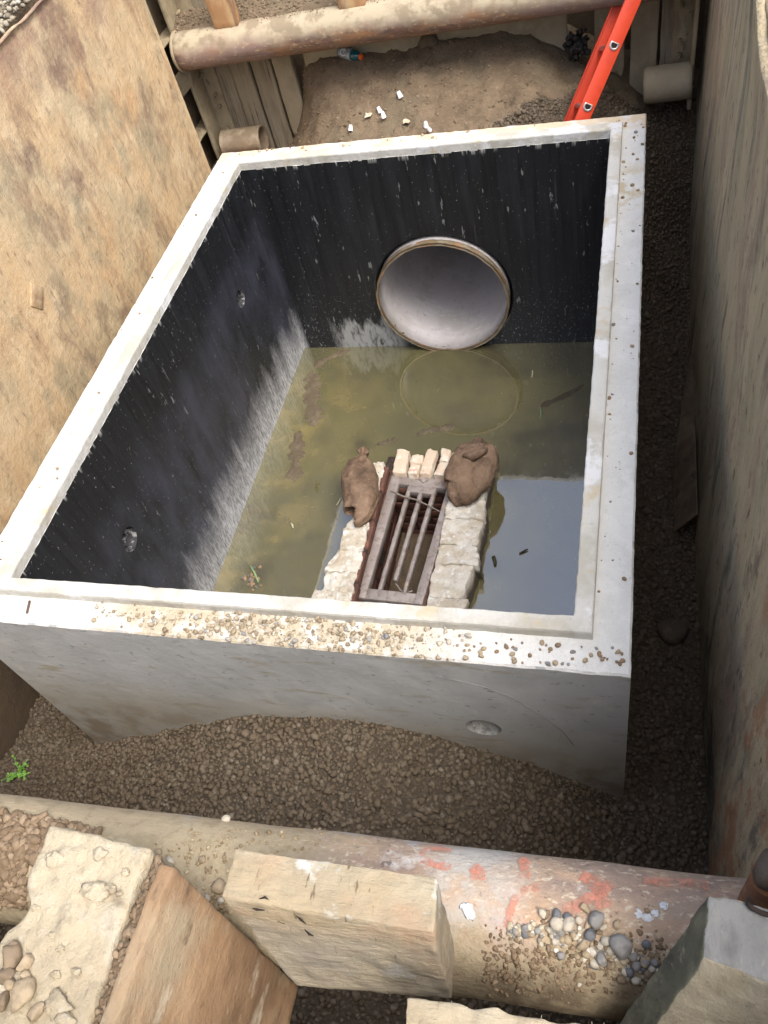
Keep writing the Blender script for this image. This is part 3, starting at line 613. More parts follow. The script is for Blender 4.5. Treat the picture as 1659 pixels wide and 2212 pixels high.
# rubble seen through the slots
Pq = np.stack([rng.uniform(1.09,1.42,60), rng.uniform(.84,1.6,60), ZS+.03+rng.uniform(0,.10,60)], 1); V, F, T = stones(Pq, rng.uniform(.02,.075,60), 2)
M['rubble'] = mat('wet_rubble', (.2,.15,.12), rough=.4, tint=[(0,(.10,.06,.045)),(.6,(.22,.16,.13)),(1,(.38,.32,.28))], bump=[(90, I3, .003)])
tag(mesh('rubble', V, F, M['rubble'], tint=T), 'wet broken rubble at the bottom of the drain shaft', 'rubble', kind='stuff')
# twig across the grate
pth = [at(843,1060,'z',-1.18), at(870,1072,'z',-1.215), at(900,1080,'z',-1.222), at(925,1092,'z',-1.222), at(950,1105,'z',-1.225)]
V, F = tube(pth, [.005,.006,.005,.0045,.003], 8); tag(mesh('stick', V, F, mat('grey_twig', (.17,.14,.115), [((.3,.26,.22), 60, I3, .5, .6, .8)]), base=pth[2]), 'thin grey stick lying across the drain grate bars', 'stick')
pth = [gp(.50,.15,-.03), gp(.58,.12,-.05), gp(.66,.10,-.045), gp(.78,.11,-.03)]; V, F = tube(pth, .004, 6)
tag(mesh('wire', V, F, M['iron'], base=pth[0]), 'short bent wire hanging by the broken grate bar', 'wire')

# ------------------------------------------------------------------ sandbags
M['burlap'] = mat('brown_burlap', (.215,.145,.098), [((.29,.20,.14), 7, I3, .46, .62, .85, 10), ((.125,.082,.056), 9, I3, .50, .63, .85, 10), ((.36,.29,.21), 90, I3, .58, .68, .6, 12), ((.10,.07,.05), 4, I3, .56, .66, .7)], rough=.95, spec=.1, bump=[(14, I3, .022), (420, (1,.15,1), .0015), (420, (.15,1,1), .0015), (45, (1,.35,1), .006)])
def sandbag(label, ax, wid, hgt, tie_ends, seed):
    """ax: world points along the bag axis; wid/hgt: half sizes at them; puckered ends where tied"""
    A = np.array(ax, float); n = 40; m = 48; ts = np.linspace(0, len(A)-1, n); V = []
    ip = lambda arr: np.interp(ts, np.arange(len(A)), arr)
    C_ = np.stack([ip(A[:,q]) for q in range(3)], 1)
    for _ in range(2): C_[1:-1] = (C_[:-2]+2*C_[1:-1]+C_[2:])/4
    w = ip(wid); h = ip(hgt)
    for i in range(n):
        t = C_[min(i+1,n-1)]-C_[max(i-1,0)]; t[2] = 0; t /= np.linalg.norm(t); s = np.array([-t[1], t[0], 0])
        for a in range(m):
            c_ = 2*math.pi*a/m; cx = math.copysign(abs(math.cos(c_))**.75, math.cos(c_)); cz = math.copysign(abs(math.sin(c_))**.85, math.sin(c_))
            if cz < 0: cz *= .75
            pk = 1+.10*math.sin(7*c_+seed)*math.exp(-min(i, n-1-i)/4.)
            V.append(C_[i]+s*w[i]*cx*pk+np.array([0,0,1])*h[i]*cz*pk)
    V = np.array(V); F = []
    for i in range(n-1):
        for a in range(m): F.append((i*m+a, (i+1)*m+a, (i+1)*m+(a+1)%m, i*m+(a+1)%m))
    F.append(tuple(range(m))); F.append(tuple(range((n-1)*m, n*m))[::-1])
    nn = np.stack([fbm(V, 9, 2, seed+q) for q in range(3)], 1)*.010; rid = np.abs(fbm(V*np.array([1,.6,1]), 14, 2, seed+9)); rid2 = np.abs(fbm(V*np.array([1.4,.5,1])+3, 22, 2, seed+4)); V = V+nn; V[:,2] -= .022*np.exp(-(rid/.10)**2)+.009*np.exp(-(rid2/.09)**2)
    t = thing('sandbag', label, 'sandbag', C_[n//2]-np.array([0,0,h[n//2]])); mesh('sack', V, F, M['burlap'], t)
    for e in tie_ends:
        c0, d = C_[e], C_[e]-C_[3 if e == 0 else -4]; d /= np.linalg.norm(d)
        P = [c0-d*.012, c0+d*.008, c0+d*.028+np.array([0,0,.006]), c0+d*.048+np.array([.006,0,.01])]
        Vk, Fk = tube(P, [.024,.016,.032,.026], 20); an = np.arange(len(Vk)) % 20; cen = np.repeat(np.array(P), 20, 0); Vk = cen+(Vk-cen)*(1+.28*np.sin(an*2*math.pi/20*5+seed))[:,None]
        mesh('tied_neck', Vk, Fk, M['burlap'], t)
        Vr, Fr = tube([c0+d*.008+.0175*np.array([math.cos(q), math.sin(q)*.3, math.sin(q)]) for q in np.linspace(0, 2*math.pi, 16)], .003, 6, False)
        mesh('tie_string', Vr, Fr, mat('string', (.12,.07,.045)), t)
    return t
z = -1.12
sandbag('narrower brown burlap sandbag left of the grate', [at(783,985,'z',z-.01), at(778,1000,'z',z), at(776,1035,'z',z), at(779,1075,'z',z), at(772,1108,'z',z), at(768,1116,'z',z-.03)], [.022,.07,.105,.105,.085,.045], [.02,.05,.07,.07,.055,.03], [0], 3)
z = -1.14
sandbag('larger brown burlap sandbag on the right corner of the brick basin', [at(1034,958,'z',z-.0), at(1030,972,'z',z+.01), at(1022,1000,'z',z+.02), at(1008,1035,'z',z+.01), at(994,1060,'z',z), at(974,1077,'z',z-.02)], [.05,.115,.138,.13,.10,.03], [.03,.065,.078,.074,.056,.02], [5], 8)
# flap folded over the top of the right bag
Pm = [at(1004,984,'z',-1.045), at(1022,986,'z',-1.035), at(1040,978,'z',-1.035), at(1052,972,'z',-1.045)]; V, F = tube(Pm, [.012,.026,.024,.012], 16); V = V+.006*np.stack([fbm(V,40,2,q) for q in (1,2,3)],1)
bag2 = [o for o in bpy.data.objects if o.name.startswith('sandbag')][-1]; mesh('folded_flap', V, F, M['burlap'], bag2)

# ------------------------------------------------------------------ silt, sticks and pebbles in the water
M['silt'] = mat('wet_brown_silt', (.115,.09,.058), [((.17,.135,.09), 20, I3, .48, .6, .8), ((.10,.08,.05), 40, I3, .55, .65, .6)], rough=.6, spec=.4, bump=[(50, I3, .012), (160, I3, .003)])
def silt(label, poly, hw, seed, h=.010):
    A = np.array([at(x, y, 'z', WZ) for x, y in poly]); n = 60; ts = np.linspace(0, len(A)-1, n); C_ = np.stack([np.interp(ts, np.arange(len(A)), A[:,q]) for q in range(3)], 1); V = []; m = 14
    for i in range(n):
        t = C_[min(i+1,n-1)]-C_[max(i-1,0)]; t /= np.linalg.norm(t); s = np.array([-t[1],t[0],0]); f = min(1, min(i, n-1-i)/6+.05)
        w = hw*f*(1+.45*fbm(np.array([[i*.25, seed, 0]]), 1, 3, seed)[0])
        for a in range(m): u = a/(m-1)*2-1; V.append(C_[i]+s*w*u*(1+.12*random.uniform(-1,1))+np.array([0,0,-.003+(.004+h*(1-u*u)*f)*random.uniform(.5,1)]))
    F = [(i*m+a, (i+1)*m+a, (i+1)*m+a+1, i*m+a+1) for i in range(n-1) for a in range(m-1)]
    tag(mesh('silt_ridge', V, F, M['silt'], base=C_[n//2]), label, 'silt')
silt('long brown silt strip in the water near the far left corner', [(672,800),(676,830),(672,865),(678,900),(678,922)], .048, 1)
silt('shorter brown silt strip in the water halfway along the left wall', [(646,930),(642,965),(638,1000),(635,1042)], .040, 2)
silt('dark bent silt smear under the water by the far wall', [(676,795),(700,778),(730,765),(758,756)], .026, 3, .008)
silt('thin dark silt patch behind the brick row', [(898,940),(925,930),(955,926),(985,920)], .022, 4, .008)
silt('small dark silt wisp between the left sandbag and far wall', [(812,962),(835,955),(858,948)], .018, 5, .0075)
silt('winding dark silt streak beside the right wall', [(1165,882),(1185,870),(1215,858),(1245,842),(1262,830)], .018, 6, .0075)
M['green'] = mat('green_stem', (.22,.33,.16), rough=.6); M['stalk'] = mat('pale_stalk', (.45,.42,.28), rough=.7); M['leafdark'] = mat('brown_leaf_bits', (.06,.055,.03), rough=.7)
def stick(label, a, b, r, m, z0=WZ+.004, z1=WZ+.01, name='stick'):
    A, B = at(*a, 'z', z0), at(*b, 'z', z1); V, F = tube([A, (A+B)/2+np.array([.003,.002,.002]), B], [r, r, r*.7], 8); tag(mesh(name, V, F, m, base=A), label, 'stick')
stick('pale green stalk among pebbles in the water by the left wall', (541,1222), (558,1258), .006, M['green'], WZ+.012, WZ+.008)
stick('short green stalk standing in the water near the right wall', (1168,902), (1167,880), .005, M['green'], WZ, WZ+.02)
stick('tiny pale stalk in the water near the drain pipe', (1149,815), (1150,800), .005, M['stalk'], WZ, WZ+.02)
stick('thin white sliver floating left of the left sandbag', (727,1092), (736,1075), .004, M['stalk'])
stick('tiny pale twig tip in the open water left of the basin', (628,1130), (633,1140), .006, M['stalk'])
stick('small curled brown leaf floating in the sky reflection', (1066,1203), (1069,1220), .010, M['leafdark'])
stick('dark twig bit floating near the right wall corner', (1122,1196), (1140,1186), .005, M['leafdark'])
PM = [mat('pebble_'+n, c, [(tuple(v*.65 for v in c), 60, I3, .48, .62, .7), (tuple(min(1,v*1.25) for v in c), 25, I3, .52, .64, .6)], rough=.7, bump=[(160, I3, .001)]) for n, c in (('tan', (.38,.30,.20)), ('grey', (.26,.25,.235)), ('brown', (.28,.19,.12)), ('cream', (.50,.45,.36)), ('slate', (.15,.155,.165)), ('mud', (.22,.165,.11)))]
PEB = {}
def pebble(p, s, mi, label, group, sub=2, name='pebble', flat=None):
    v = 0 if sub == 3 and mi in (0, 5) else random.randrange(5); key = (v, mi, sub)
    if key not in PEB:
        B, F = stone_shape(sub, 300+v, .6 if v < 1 else .35); me = bpy.data.meshes.new('pebble'); me.from_pydata([tuple(q) for q in B], [], [tuple(int(t) for t in f) for f in F]); me.update(); me.polygons.foreach_set('use_smooth', [True]*len(me.polygons)); me.materials.append(PM[mi]); PEB[key] = me
    o = bpy.data.objects.new(name, PEB[key]); COL.objects.link(o); o.location = p; o.scale = (s, s, s); o.rotation_euler = (random.gauss(0,.3), random.gauss(0,.25), random.uniform(0, 6.28))
    return tag(o, label, 'pebble', group)
for i in range(26):
    x, y = random.gauss(545, 10), random.gauss(1248, 14); pebble(at(x, y, 'z', WZ+.004), random.uniform(.008,.014), 2 if i % 3 else 4, 'small dark pebble in the cluster by the green stalk in the water', 'pebbles clustered in the water by the left wall')

# ------------------------------------------------------------------ stones and pebbles on the rim
def rim_ok(x, y):   # on the outer flat of the rim
    if not (.01 < x < VW-.01 and .01 < y < VL-.01): return False
    return x < ix0*ls-.01 or x > VW-TR*ls+.012 or y < iy0*ls-.004 or y > VL-TB*ls+.004
Pp = []; Ss = []
while len(Pp) < 1050:
    px_ = random.uniform(190, 1010); u = random.gauss(.52, .28) if px_ > 330 else random.gauss(.4,.2)
    x, y = at(px_, 1330+.0844*px_-5, 'z', 0)[0], iy0*ls*min(max(1-u, .02), .98)
    dens = np.interp(px_, [190,400,520,620,760,1010], [.15,.5,1,1,.75,.12])
    if random.random() > dens: continue
    s = random.choice([.002,.003,.003,.004,.004,.005,.006,.008,.011,.014])*random.uniform(.8,1.15); lay = max(0, random.gauss(0,.004)); Pp.append((x, y, s*.45+lay)); Ss.append(s)
V, F, T = stones(Pp, np.array(Ss)*.75, 2, 5, .3, .6)
M['rim_stone'] = mat('tan_rim_stones', (.4,.3,.2), rough=.75, tint=[(0,(.20,.155,.105)),(.3,(.33,.265,.18)),(.65,(.40,.34,.25)),(.85,(.52,.48,.40)),(.9,(.22,.22,.22)),(1,(.34,.33,.31))], bump=[(150, I3, .001)])
tag(mesh('rim_gravel', V, F, M['rim_stone'], tint=T), 'dense spill of small tan gravel on the near rim', 'gravel', kind='stuff')
n = 0
while n < 55:
    px_, py_ = random.uniform(1000, 1350), random.uniform(1330, 1440); p = at(px_, py_, 'z', 0)
    if not rim_ok(p[0], p[1]) or p[1] > .09: continue
    s = random.choice([.005,.006,.008,.010]); pebble((p[0], p[1], s*.45), s, random.choice([0,0,2,5,1]), 'small pebble lying loose on the right end of the near rim', 'pebbles loose on the near rim'); n += 1
n = 0
while n < 60:
    y = random.uniform(.1, 3.1); x = random.uniform(VW-TR*ls+.01, VW-.01) if random.random() > .35 else VW-TR*ls+random.uniform(.008,.02); s = random.choice([.004,.005,.007,.009,.011]) if y > 2.3 else random.choice([.003,.003,.004,.005,.007,.009])
    if y < 2.3 and random.random() < .35: continue
    pebble((x, y, s*.45), s, random.choice([0,2,5,1,5]), 'small pebble lying loose on the right-hand rim', 'pebbles loose on the right-hand rim'); n += 1
n = 0
while n < 30:
    x = random.uniform(.05, 2.3); y = random.uniform(VL-TB*ls+.004, VL-.01); s = random.choice([.004,.006,.008,.011]); pebble((x, y, s*.4), s, random.choice([0,3,5,0]), 'small pebble lying loose on the far rim', 'pebbles loose on the far rim'); n += 1
for i in range(18):
    y = random.uniform(.2, 3.1); x = random.uniform(.015, ix0*.9); zz_ = .041 if x > ix0*ls else 0; s = random.choice([.005,.006,.008]); pebble((x, y, zz_+s*.4), s, random.choice([0,3,5,2]), 'small pebble lying loose on the left-hand rim', 'pebbles loose on the left-hand rim')
p = at(58, 1325, 'z', .004); V, F = tube([p, p+np.array([-.012,.05,.004])], .0045, 8); tag(mesh('nail', V, F, mat('rusty_nail', (.12,.08,.06)), base=p), 'short rusty nail on the left end of the near rim', 'nail')

# ------------------------------------------------------------------ far end of the trench: planks, flanges, spreader pipe
M['back_pipe'] = pipe_mat('back_spreader_steel', band('z', .27, .34, False, (9, (1,.5,.5)), .16), 1.0)
BY = 4.30
def board(name, label, x0, x1, z0, z1, m, y=BY, th_=.05, rb=0., seed=0, lean=0., cat='plank'):
    V, F = slab([(x0,y-th_,z1),(x1,y-th_,z1),(x1,y,z1),(x0,y,z1)], [(x0+lean,y-th_,z0),(x1+lean,y-th_,z0),(x1+lean,y,z0),(x0+lean,y,z0)], (8,3,40), .008, .003, 14, seed)
    if rb:                                                     # worn round lower end
        k = np.clip((z0+rb-V[:,2])/rb, 0, 1); xc = (x0+x1)/2+lean; V[:,0] = xc+(V[:,0]-xc)*np.sqrt(np.clip(1-k**2*.92, 0, 1))
    return tag(mesh(name, V, F, m, base=((x0+x1)/2, y, z0)), label, cat)
board('lagging_plank', 'grey weathered plank at the far left, next to the bolted flange', -.455,-.30,-.9,.98,M['wood_grey'],seed=1)
board('lagging_plank', 'grey cracked plank, second from the bolted flange at the far left', -.295,-.155,-.9,.98,M['wood_grey'],seed=2, y=BY-.008)
board('lagging_plank', 'grey plank third from the left flange, standing between two dark gaps', -.14,.0,-.75,.98,M['wood_grey'],seed=3,y=BY-.004)
board('lagging_plank', 'pale mud-smeared plank with rounded foot, fourth from the left flange', .018,.155,-.52,.98,M['mud_panel'],seed=4,rb=.1,y=BY-.015)
board('shoring_board', 'smooth mud-coated panel behind the far cross pipe, above the soil', .24,1.93,-.25,.22,M['mud_panel'],seed=5,cat='board')
board('shoring_board', 'pale mud-coated panel above the far cross pipe at centre', .36,.98,.23,.98,M['mud_panel'],seed=6,y=BY+.02,cat='board')
board('shoring_board', 'mud-coated panel above the far cross pipe right of centre', 1.02,1.93,.23,.98,M['mud_panel'],seed=7,y=BY+.01,cat='board')
board('lagging_plank', 'narrow pale plank behind the red ladder with rounded foot', 2.09,2.265,-.36,.98,M['mud_panel'],seed=8,rb=.12)
board('lagging_plank', 'wide smooth muddy plank right of the red ladder, foot in the soil', 2.30,2.455,-.62,.98,M['mud_panel'],seed=9,y=BY-.01,rb=.1)
board('lagging_plank', 'grey plank at the far right beside the bolted right flange', 2.47,2.622,-.75,.98,M['wood_grey'],seed=10,y=BY-.004)
# dark backing soil fills gaps. corner frames with bolts
def corner_frame(label, xf, sgn, zlow=-1.1):
    bolts = True
    t = thing('steel_upright', label, 'steel upright', (xf, 4.2, -1.1))
    V, F = box(min(xf,xf+sgn*.025), max(xf,xf+sgn*.025), 4.06, 4.3, zlow, .98, seg=(3,4,30), r=.008, jit=.003, js=10); mesh('edge_flange', V, F, M['steel_mud'], t)
    V, F = box(min(xf,xf+sgn*.13), max(xf,xf+sgn*.13), 4.225, 4.245, zlow, .98, seg=(4,3,30), r=.006, jit=.003, js=10); mesh('face_flange', V, F, M['steel_mud'], t)
    if bolts:
        for zb in (.62,.56,.42,.36,.08,.02,-.12,-.2,-.36,-.42):
            xb = xf+sgn*(.035 if int(zb*50) % 2 else .085)
            mb = MB(); mb.add(*tube([(xb,4.226,zb),(xb,4.196,zb)], .013, 6)); mb.add(*tube([(xb,4.198,zb),(xb,4.172,zb)], .007, 8)); mb.build('bolt', M['steel_mud'], t)
    return t
cf = corner_frame('muddy bolted steel frame edge at the far left corner', -.53, 1)
cf2 = corner_frame('muddy bolted steel frame edge at the far right corner', 2.665, -1, -.46)
# recessed corner post left of it: back web and ribs
cp = thing('corner_post', 'dark ribbed steel post between left plate and far planks', 'steel post', (-.62, 4.1, -1.2))
V, F = box(-.66,-.645,3.87,4.34,-1.2,.98,seg=(3,6,20),r=.004,jit=.002); mesh('web', V, F, M['dark_steel'], cp)
V, F = box(-.64,-.53,4.30,4.33,-1.2,.98,seg=(3,3,20),r=.004,jit=.002); mesh('web', V, F, M['dark_steel'], cp)
for zr in (.33,-.29,-.60):
    V, F = box(-.642,-.533,3.90,4.296,zr-.012,zr,seg=(4,6,2),r=.004,jit=.002); mesh('rib', V, F, M['steel_mud'], cp)
Q = [at(374,170,'y',4.02), at(402,135,'y',4.05), at(418,182,'y',4.05), at(389,218,'y',4.02)]
V, F = slab([Q[3],Q[2],Q[1],Q[0]], [q_+np.array([0,.02,0]) for q_ in (Q[3],Q[2],Q[1],Q[0])], (6,6,2), .004, .002); mesh('bracket_plate', V, F, M['steel_mud'], cp)
# spreader pipe
BR = .112
sp = thing('spreader_pipe', 'long muddy steel pipe crossing the far end of the trench', 'pipe', (1.1, 4.0, .3))
pa, pb = np.array([-.475,4.0,.265]), np.array([2.66,4.0,.326]); V, F = tube([pa+(pb-pa)*t for t in np.linspace(0,1,60)], BR, 48); V = V+.002*np.stack([fbm(V,12,3,q) for q in (1,2,3)],1); mesh('barrel', V, F, M['back_pipe'], sp)
V, F = tube([pa-np.array([.004,0,0]), pa+np.array([.012,0,0])], BR+.008, 40); mesh('weld_collar', V, F, M['steel_mud'], sp)
# sockets (cut pipe stubs)
def stub(label, a, b, r, m):
    t = thing('pipe_stub', label, 'pipe stub', tuple((np.array(a)+np.array(b))/2-np.array([0,0,r]))); V, F = hollow(a, b, r, r-.012, 40, 10); V = V+.002*np.stack([fbm(V,14,3,q) for q in (1,2,3)],1); mesh('sleeve', V, F, m, t); return t
M['stub'] = pipe_mat('stub_steel', band('z', -.45, -.30, False, (12, (1,.5,.5)), .10), .95)
stub('short open muddy pipe stub low on the far left frame', (-.44,4.09,-.405), (-.14,4.09,-.395), .088, M['stub'])
stub('short muddy pipe stub low on the far right frame above gravel', (2.385,4.08,-.30), (2.655,4.08,-.29), .102, M['mud_panel'])
# mud and gravel lodged on the spreader pipe and behind it
def ledge_h(x, y): 
    x = np.asarray(x, float); return np.interp(x, [-.5,.3,.45,1,2.5], [.33,.34,.30,.33,.37])+.055+.25*(y-4.1)+.022*fbm(np.stack([x,y,0*x],1), 6, 3, 4)
gx = np.arange(-.5, 2.62, .02); gy = np.arange(4.02, 4.30, .02); X, Y = np.meshgrid(gx, gy, indexing='ij'); Zl = ledge_h(X.ravel(), Y.ravel()).reshape(X.shape)
Zl[:,0] -= .02; V = np.stack([X,Y,Zl],-1).reshape(-1,3); n0 = len(V); ii = np.arange(n0).reshape(X.shape); low = V[ii[:,-1]].copy(); low[:,2] -= .3
F = np.stack([ii[:-1,:-1], ii[1:,:-1], ii[1:,1:], ii[:-1,1:]], -1).reshape(-1,4)
struct(mesh('soil_ledge', V, F, M['soil']))
Pl, Sl = scatter(-.48, 1.1, 4.0, 4.28, .022, lambda x, y: rng.uniform(0,1,len(x)) < np.interp(x, [-.5,-.1,.2,.35,.45,.9,1.1], [.9,.9,1,.9,.35,.3,.1]), .007, .019, 0, ledge_h)
Pl3, Sl3 = scatter(-.42, 2.6, 3.965, 4.06, .017, lambda x, y: rng.uniform(0,1,len(x)) < np.interp(y, [3.965,4.0,4.06],[.15,.6,1])*(.35+.65*(fbm(np.stack([x,y,0*x],1), 3, 2, 8) > -.1)), .003, .012, 0, lambda x, y: .27+.0195*x+np.sqrt(np.maximum(.0001, BR**2-(y-4.0)**2))+.004)
Pl2, Sl2 = scatter(1.1, 2.6, 4.02, 4.28, .035, lambda x, y: rng.uniform(0,1,len(x)) < .6, .004, .012, 0, ledge_h)
V, F, T = stones(np.concatenate([Pl,Pl2,Pl3]), np.concatenate([Sl,Sl2,Sl3])); tag(mesh('ledge_gravel', V, F, M['clod'], tint=T), 'brown gravel and clods heaped on the far cross pipe', 'gravel', kind='stuff')
# rusty posts standing on the pipe
for k, (px1, lab) in enumerate(((491, 'orange rusted steel post on the far pipe near its left end'), (765, 'orange rusted steel post on the far pipe, further right of the other'))):
    p = at(px1, 66 if k == 0 else 34, 'y', 3.965); V, F = box(p[0]-.083, p[0]+.083, 3.96, 4.02, .375, .98, seg=(6,3,20), r=.012, jit=.004, js=14, seed=k)
    tag(mesh('shoring_post', V, F, M['rust_post'], base=(p[0],3.99,.37)), lab, 'steel post')
# round clump of mud stuck on panel, dark wet debris patch
P = at(924, 96, 'y', 4.24); V, F = tube([(P[0],4.27,P[2]-.01),(P[0],4.21,P[2]-.01)], [.075,.07], 28); V = V+.012*np.stack([fbm(V,16,3,q) for q in (1,2,3)],1)
tag(mesh('mud_plug', V, F, M['soil'], base=tuple(P)), 'round brown mud plug against the panel under the far pipe', 'mud')
M['asphalt'] = mat('black_wet_debris', (.022,.02,.019), [((.05,.045,.04), 30, I3, .5, .62, .8)], rough=.7, bump=[(60, I3, .012)])
Pd = []; Sd = []
for q in range(150):
    p_ = at(random.gauss(1247, 11), random.gauss(100, 14), 'y', random.uniform(4.06, 4.16))
    Pd.append(p_); Sd.append(random.uniform(.010,.026))
V, F, T = stones(Pd, Sd, 2, 6, .8, .8)
tag(mesh('debris_clump', V, F, M['asphalt']), 'black ragged clump of debris on the soil left of the ladder', 'debris', kind='stuff')

# ------------------------------------------------------------------ ladder
M['ladder'] = mat('red_fibreglass', (.76,.075,.030), [((.62,.06,.03), 12, I3, .5, .65, .5), ((.55,.3,.2), 60, I3, .68, .74, .35)], rough=.38, spec=.5, bump=[(200, I3, .0005)])
M['alu'] = mat('worn_aluminium', (.62,.61,.58), [((.35,.32,.28), 40, I3, .55, .65, .6)], rough=.35, metal=.8)
M['void'] = mat('rung_hollow', (.03,.022,.018), rough=.9)
u_ = CR @ np.array([.34,-.83,-.44]); u_ /= np.linalg.norm(u_); v_ = CR @ np.array([.04,-.40,.91]); v_ -= (v_@u_)*u_; v_ /= np.linalg.norm(v_); w_ = np.cross(u_, v_)
LP1 = CT + ray(1270, 230)*4.45
ld = thing('ladder', 'bright red fibreglass ladder with silver rungs behind the vault', 'ladder', tuple(LP1-u_*.2))
def lbox(c0, a0, a1, b0, b1, d0, d1):
    """a along rails, b across the web, d along rungs"""
    f = lambda a, b, d: c0+u_*a+w_*b+v_*d
    return slab([f(a0,b0,d0),f(a1,b0,d0),f(a1,b1,d0),f(a0,b1,d0)], [f(a0,b0,d1),f(a1,b0,d1),f(a1,b1,d1),f(a0,b1,d1)], (20,3,3), .003, 0)
for side, off, inn in ((0, 0, 1), (1, .40, -1)):
    mb = MB(); c0 = LP1+v_*off; hw = .038
    mb.add(*lbox(c0, -.16, 2.4, -hw, hw, -.002, .002)); mb.add(*lbox(c0, -.16, 2.4, -hw, -hw+.005, .0021*inn, .030*inn)); mb.add(*lbox(c0, -.16, 2.4, hw-.005, hw, .0021*inn, .030*inn))
    mb.build('rail', M['ladder'], ld)
for k in range(8):
    c0 = LP1+u_*.305*k
    V, F = tube([c0+v_*.003, c0+v_*.397], .014, 16); mesh('rung', V, F, M['alu'], ld)
    # D-shaped flared rung end on the near rail
    def dring(r, sx=1.0):
        P = []
        for a in np.linspace(0, 2*math.pi, 33)[:-1]:
            x, y = math.cos(a)*r, math.sin(a)*r; x = min(x, r*.55); P.append(c0+u_*x+w_*y)
        return np.array(P)
    o1, o2, o3 = dring(.026)-v_*.003, dring(.024)-v_*.008, dring(.0155)-v_*.005
    V = np.concatenate([o1,o2,o3]); F = [(r_*32+i, r_*32+(i+1)%32, (r_+1)*32+(i+1)%32, (r_+1)*32+i) for r_ in (0,1) for i in range(32)]
    e = mesh('rung_end', V, F, M['alu'], ld)
    V = dring(.0155)-v_*.0045; mesh('rung_hollow', V, [tuple(range(32))], M['void'], ld, smooth=False)  # flat dark disc standing in for the shade inside the rung

# ------------------------------------------------------------------ litter
def lathe(p0, d, prof, n=24):
    p0 = np.array(p0, float); d = np.array(d, float)/np.linalg.norm(d); return tube([p0+d*a for a, r in prof], [r for a, r in prof], n)
h0 = lambda x, y: float(height([x],[y])[0])
def ray_ground(px_, py_, hf=h0):
    d = ray(px_, py_); t = 1.0
    for i in range(4000):
        p = CT+d*t
        if p[2] < hf(p[0], p[1]): return p
        t += .01 if p[2] > .6 else .005
        if t > 12: return p
B0 = ray_ground(735, 121); B1 = ray_ground(783, 139); dr = B1-B0; dr[2] *= .5; dr /= np.linalg.norm(dr); L = .20; B0 = B0+np.array([0,0,.03])
bt = thing('drink_bottle', 'clear plastic drink bottle with teal base liquid and orange cap', 'bottle', tuple(B0+dr*.1-np.array([0,0,.035])))
V, F = lathe(B0, dr, [(0,.018),(.004,.032),(.03,.035),(.10,.035),(.112,.033)]); mesh('body', V, F, mat('clear_plastic', (.30,.37,.42), [((.6,.66,.7), 40, I3, .52, .6, .7)], rough=.12, spec=.8, coat=.5), bt)
V, F = lathe(B0, dr, [(.112,.033),(.125,.0335),(.145,.031),(.165,.02),(.172,.014)]); mesh('shoulder', V, F, mat('teal_drink', (.01,.10,.13), rough=.1, spec=.8, coat=.5), bt)
V, F = lathe(B0, dr, [(.172,.016),(.176,.0185),(.19,.0185),(.193,.015)]); mesh('cap', V, F, mat('orange_cap', (.8,.16,.03), rough=.4), bt)
# white letter shape on the label
sd_ = np.cross(dr, [0,0,1.]); sd_ /= np.linalg.norm(sd_); upn = np.cross(sd_, dr); cdir = CT-B0; cdir -= (cdir@dr)*dr; cdir /= np.linalg.norm(cdir); tdir = np.cross(dr, cdir)
def onb(a, s): an = s/.036; return B0+dr*a+.0362*(math.cos(an)*cdir+math.sin(an)*tdir)
Pg = [onb(.062+.022*math.cos(t), .019*math.sin(t)) for t in np.linspace(.6, 5.6, 18)]+[onb(.062+.004,-.012), onb(.062,-.002)]
V, F = tube(Pg, .0032, 6); mesh('label_letter', V, F, mat('white_ink', (.8,.82,.84)), bt)
M['white'] = mat('white_plastic', (.78,.78,.77), rough=.5); M['scrap'] = mat('dirty_paper', (.50,.40,.28), [((.7,.64,.54), 60, I3, .5, .6, .8)])
for i, (px_, py_, s, lab) in enumerate(((867,215,1.1,'tiny white plastic cup on the soil slope, farthest from the vault'), (823,247,1.,'tiny white plastic cup on the soil, left one of the touching pair'), (830,257,1.,'tiny white plastic cup on the soil, right one of the touching pair'), (758,287,1.,'tiny white plastic cup on the soil, leftmost near the vault rim'), (921,277,1.,'tiny white plastic cup standing on soil at the far vault rim'), (930,286,.8,'tiny white plastic cup half hidden behind the far vault rim'))):
    p = ray_ground(px_, py_)+np.array([0,0,.012]); d = np.array([random.uniform(-.6,.6), random.uniform(-.6,.6), .8])
    V, F = hollow(p, p+d/np.linalg.norm(d)*.036*s, .015*s, .013*s, 18, 1); c0 = p; dd = d/np.linalg.norm(d); tpos = (V-c0)@dd; ax_ = c0+np.outer(tpos, dd); V = ax_+(V-ax_)*(1-.3*tpos/(.036*s))[:,None]
    nV = len(V); V = np.concatenate([V, tube([c0+dd*.034*s, c0+dd*.036*s], .0105*s, 18)[0]]); F = list(F)+[tuple(i+nV for i in f) for f in tube([c0, c0+dd], 1, 18)[1]]
    tag(mesh('plastic_cup', V, F, M['white'], base=tuple(p)), lab, 'cup')
for i, (px_, py_, lab) in enumerate(((797,257,'torn tan paper scrap on the soil left of the white cups'), (879,271,'torn tan paper scrap on the soil near the vault rim'))):
    p = ray_ground(px_, py_)+np.array([0,0,.006]); V, F = slab([p+np.array(q) for q in ((-.02,-.016,.012),(.018,-.02,.02),(.022,.014,.016),(-.014,.02,.03))], [p+np.array(q) for q in ((-.02,-.016,.009),(.018,-.02,.017),(.022,.014,.013),(-.014,.02,.027))], (8,8,1), .001, .006, 50, i)
    tag(mesh('paper_scrap', V, F, M['scrap'], base=tuple(p)), lab, 'scrap')
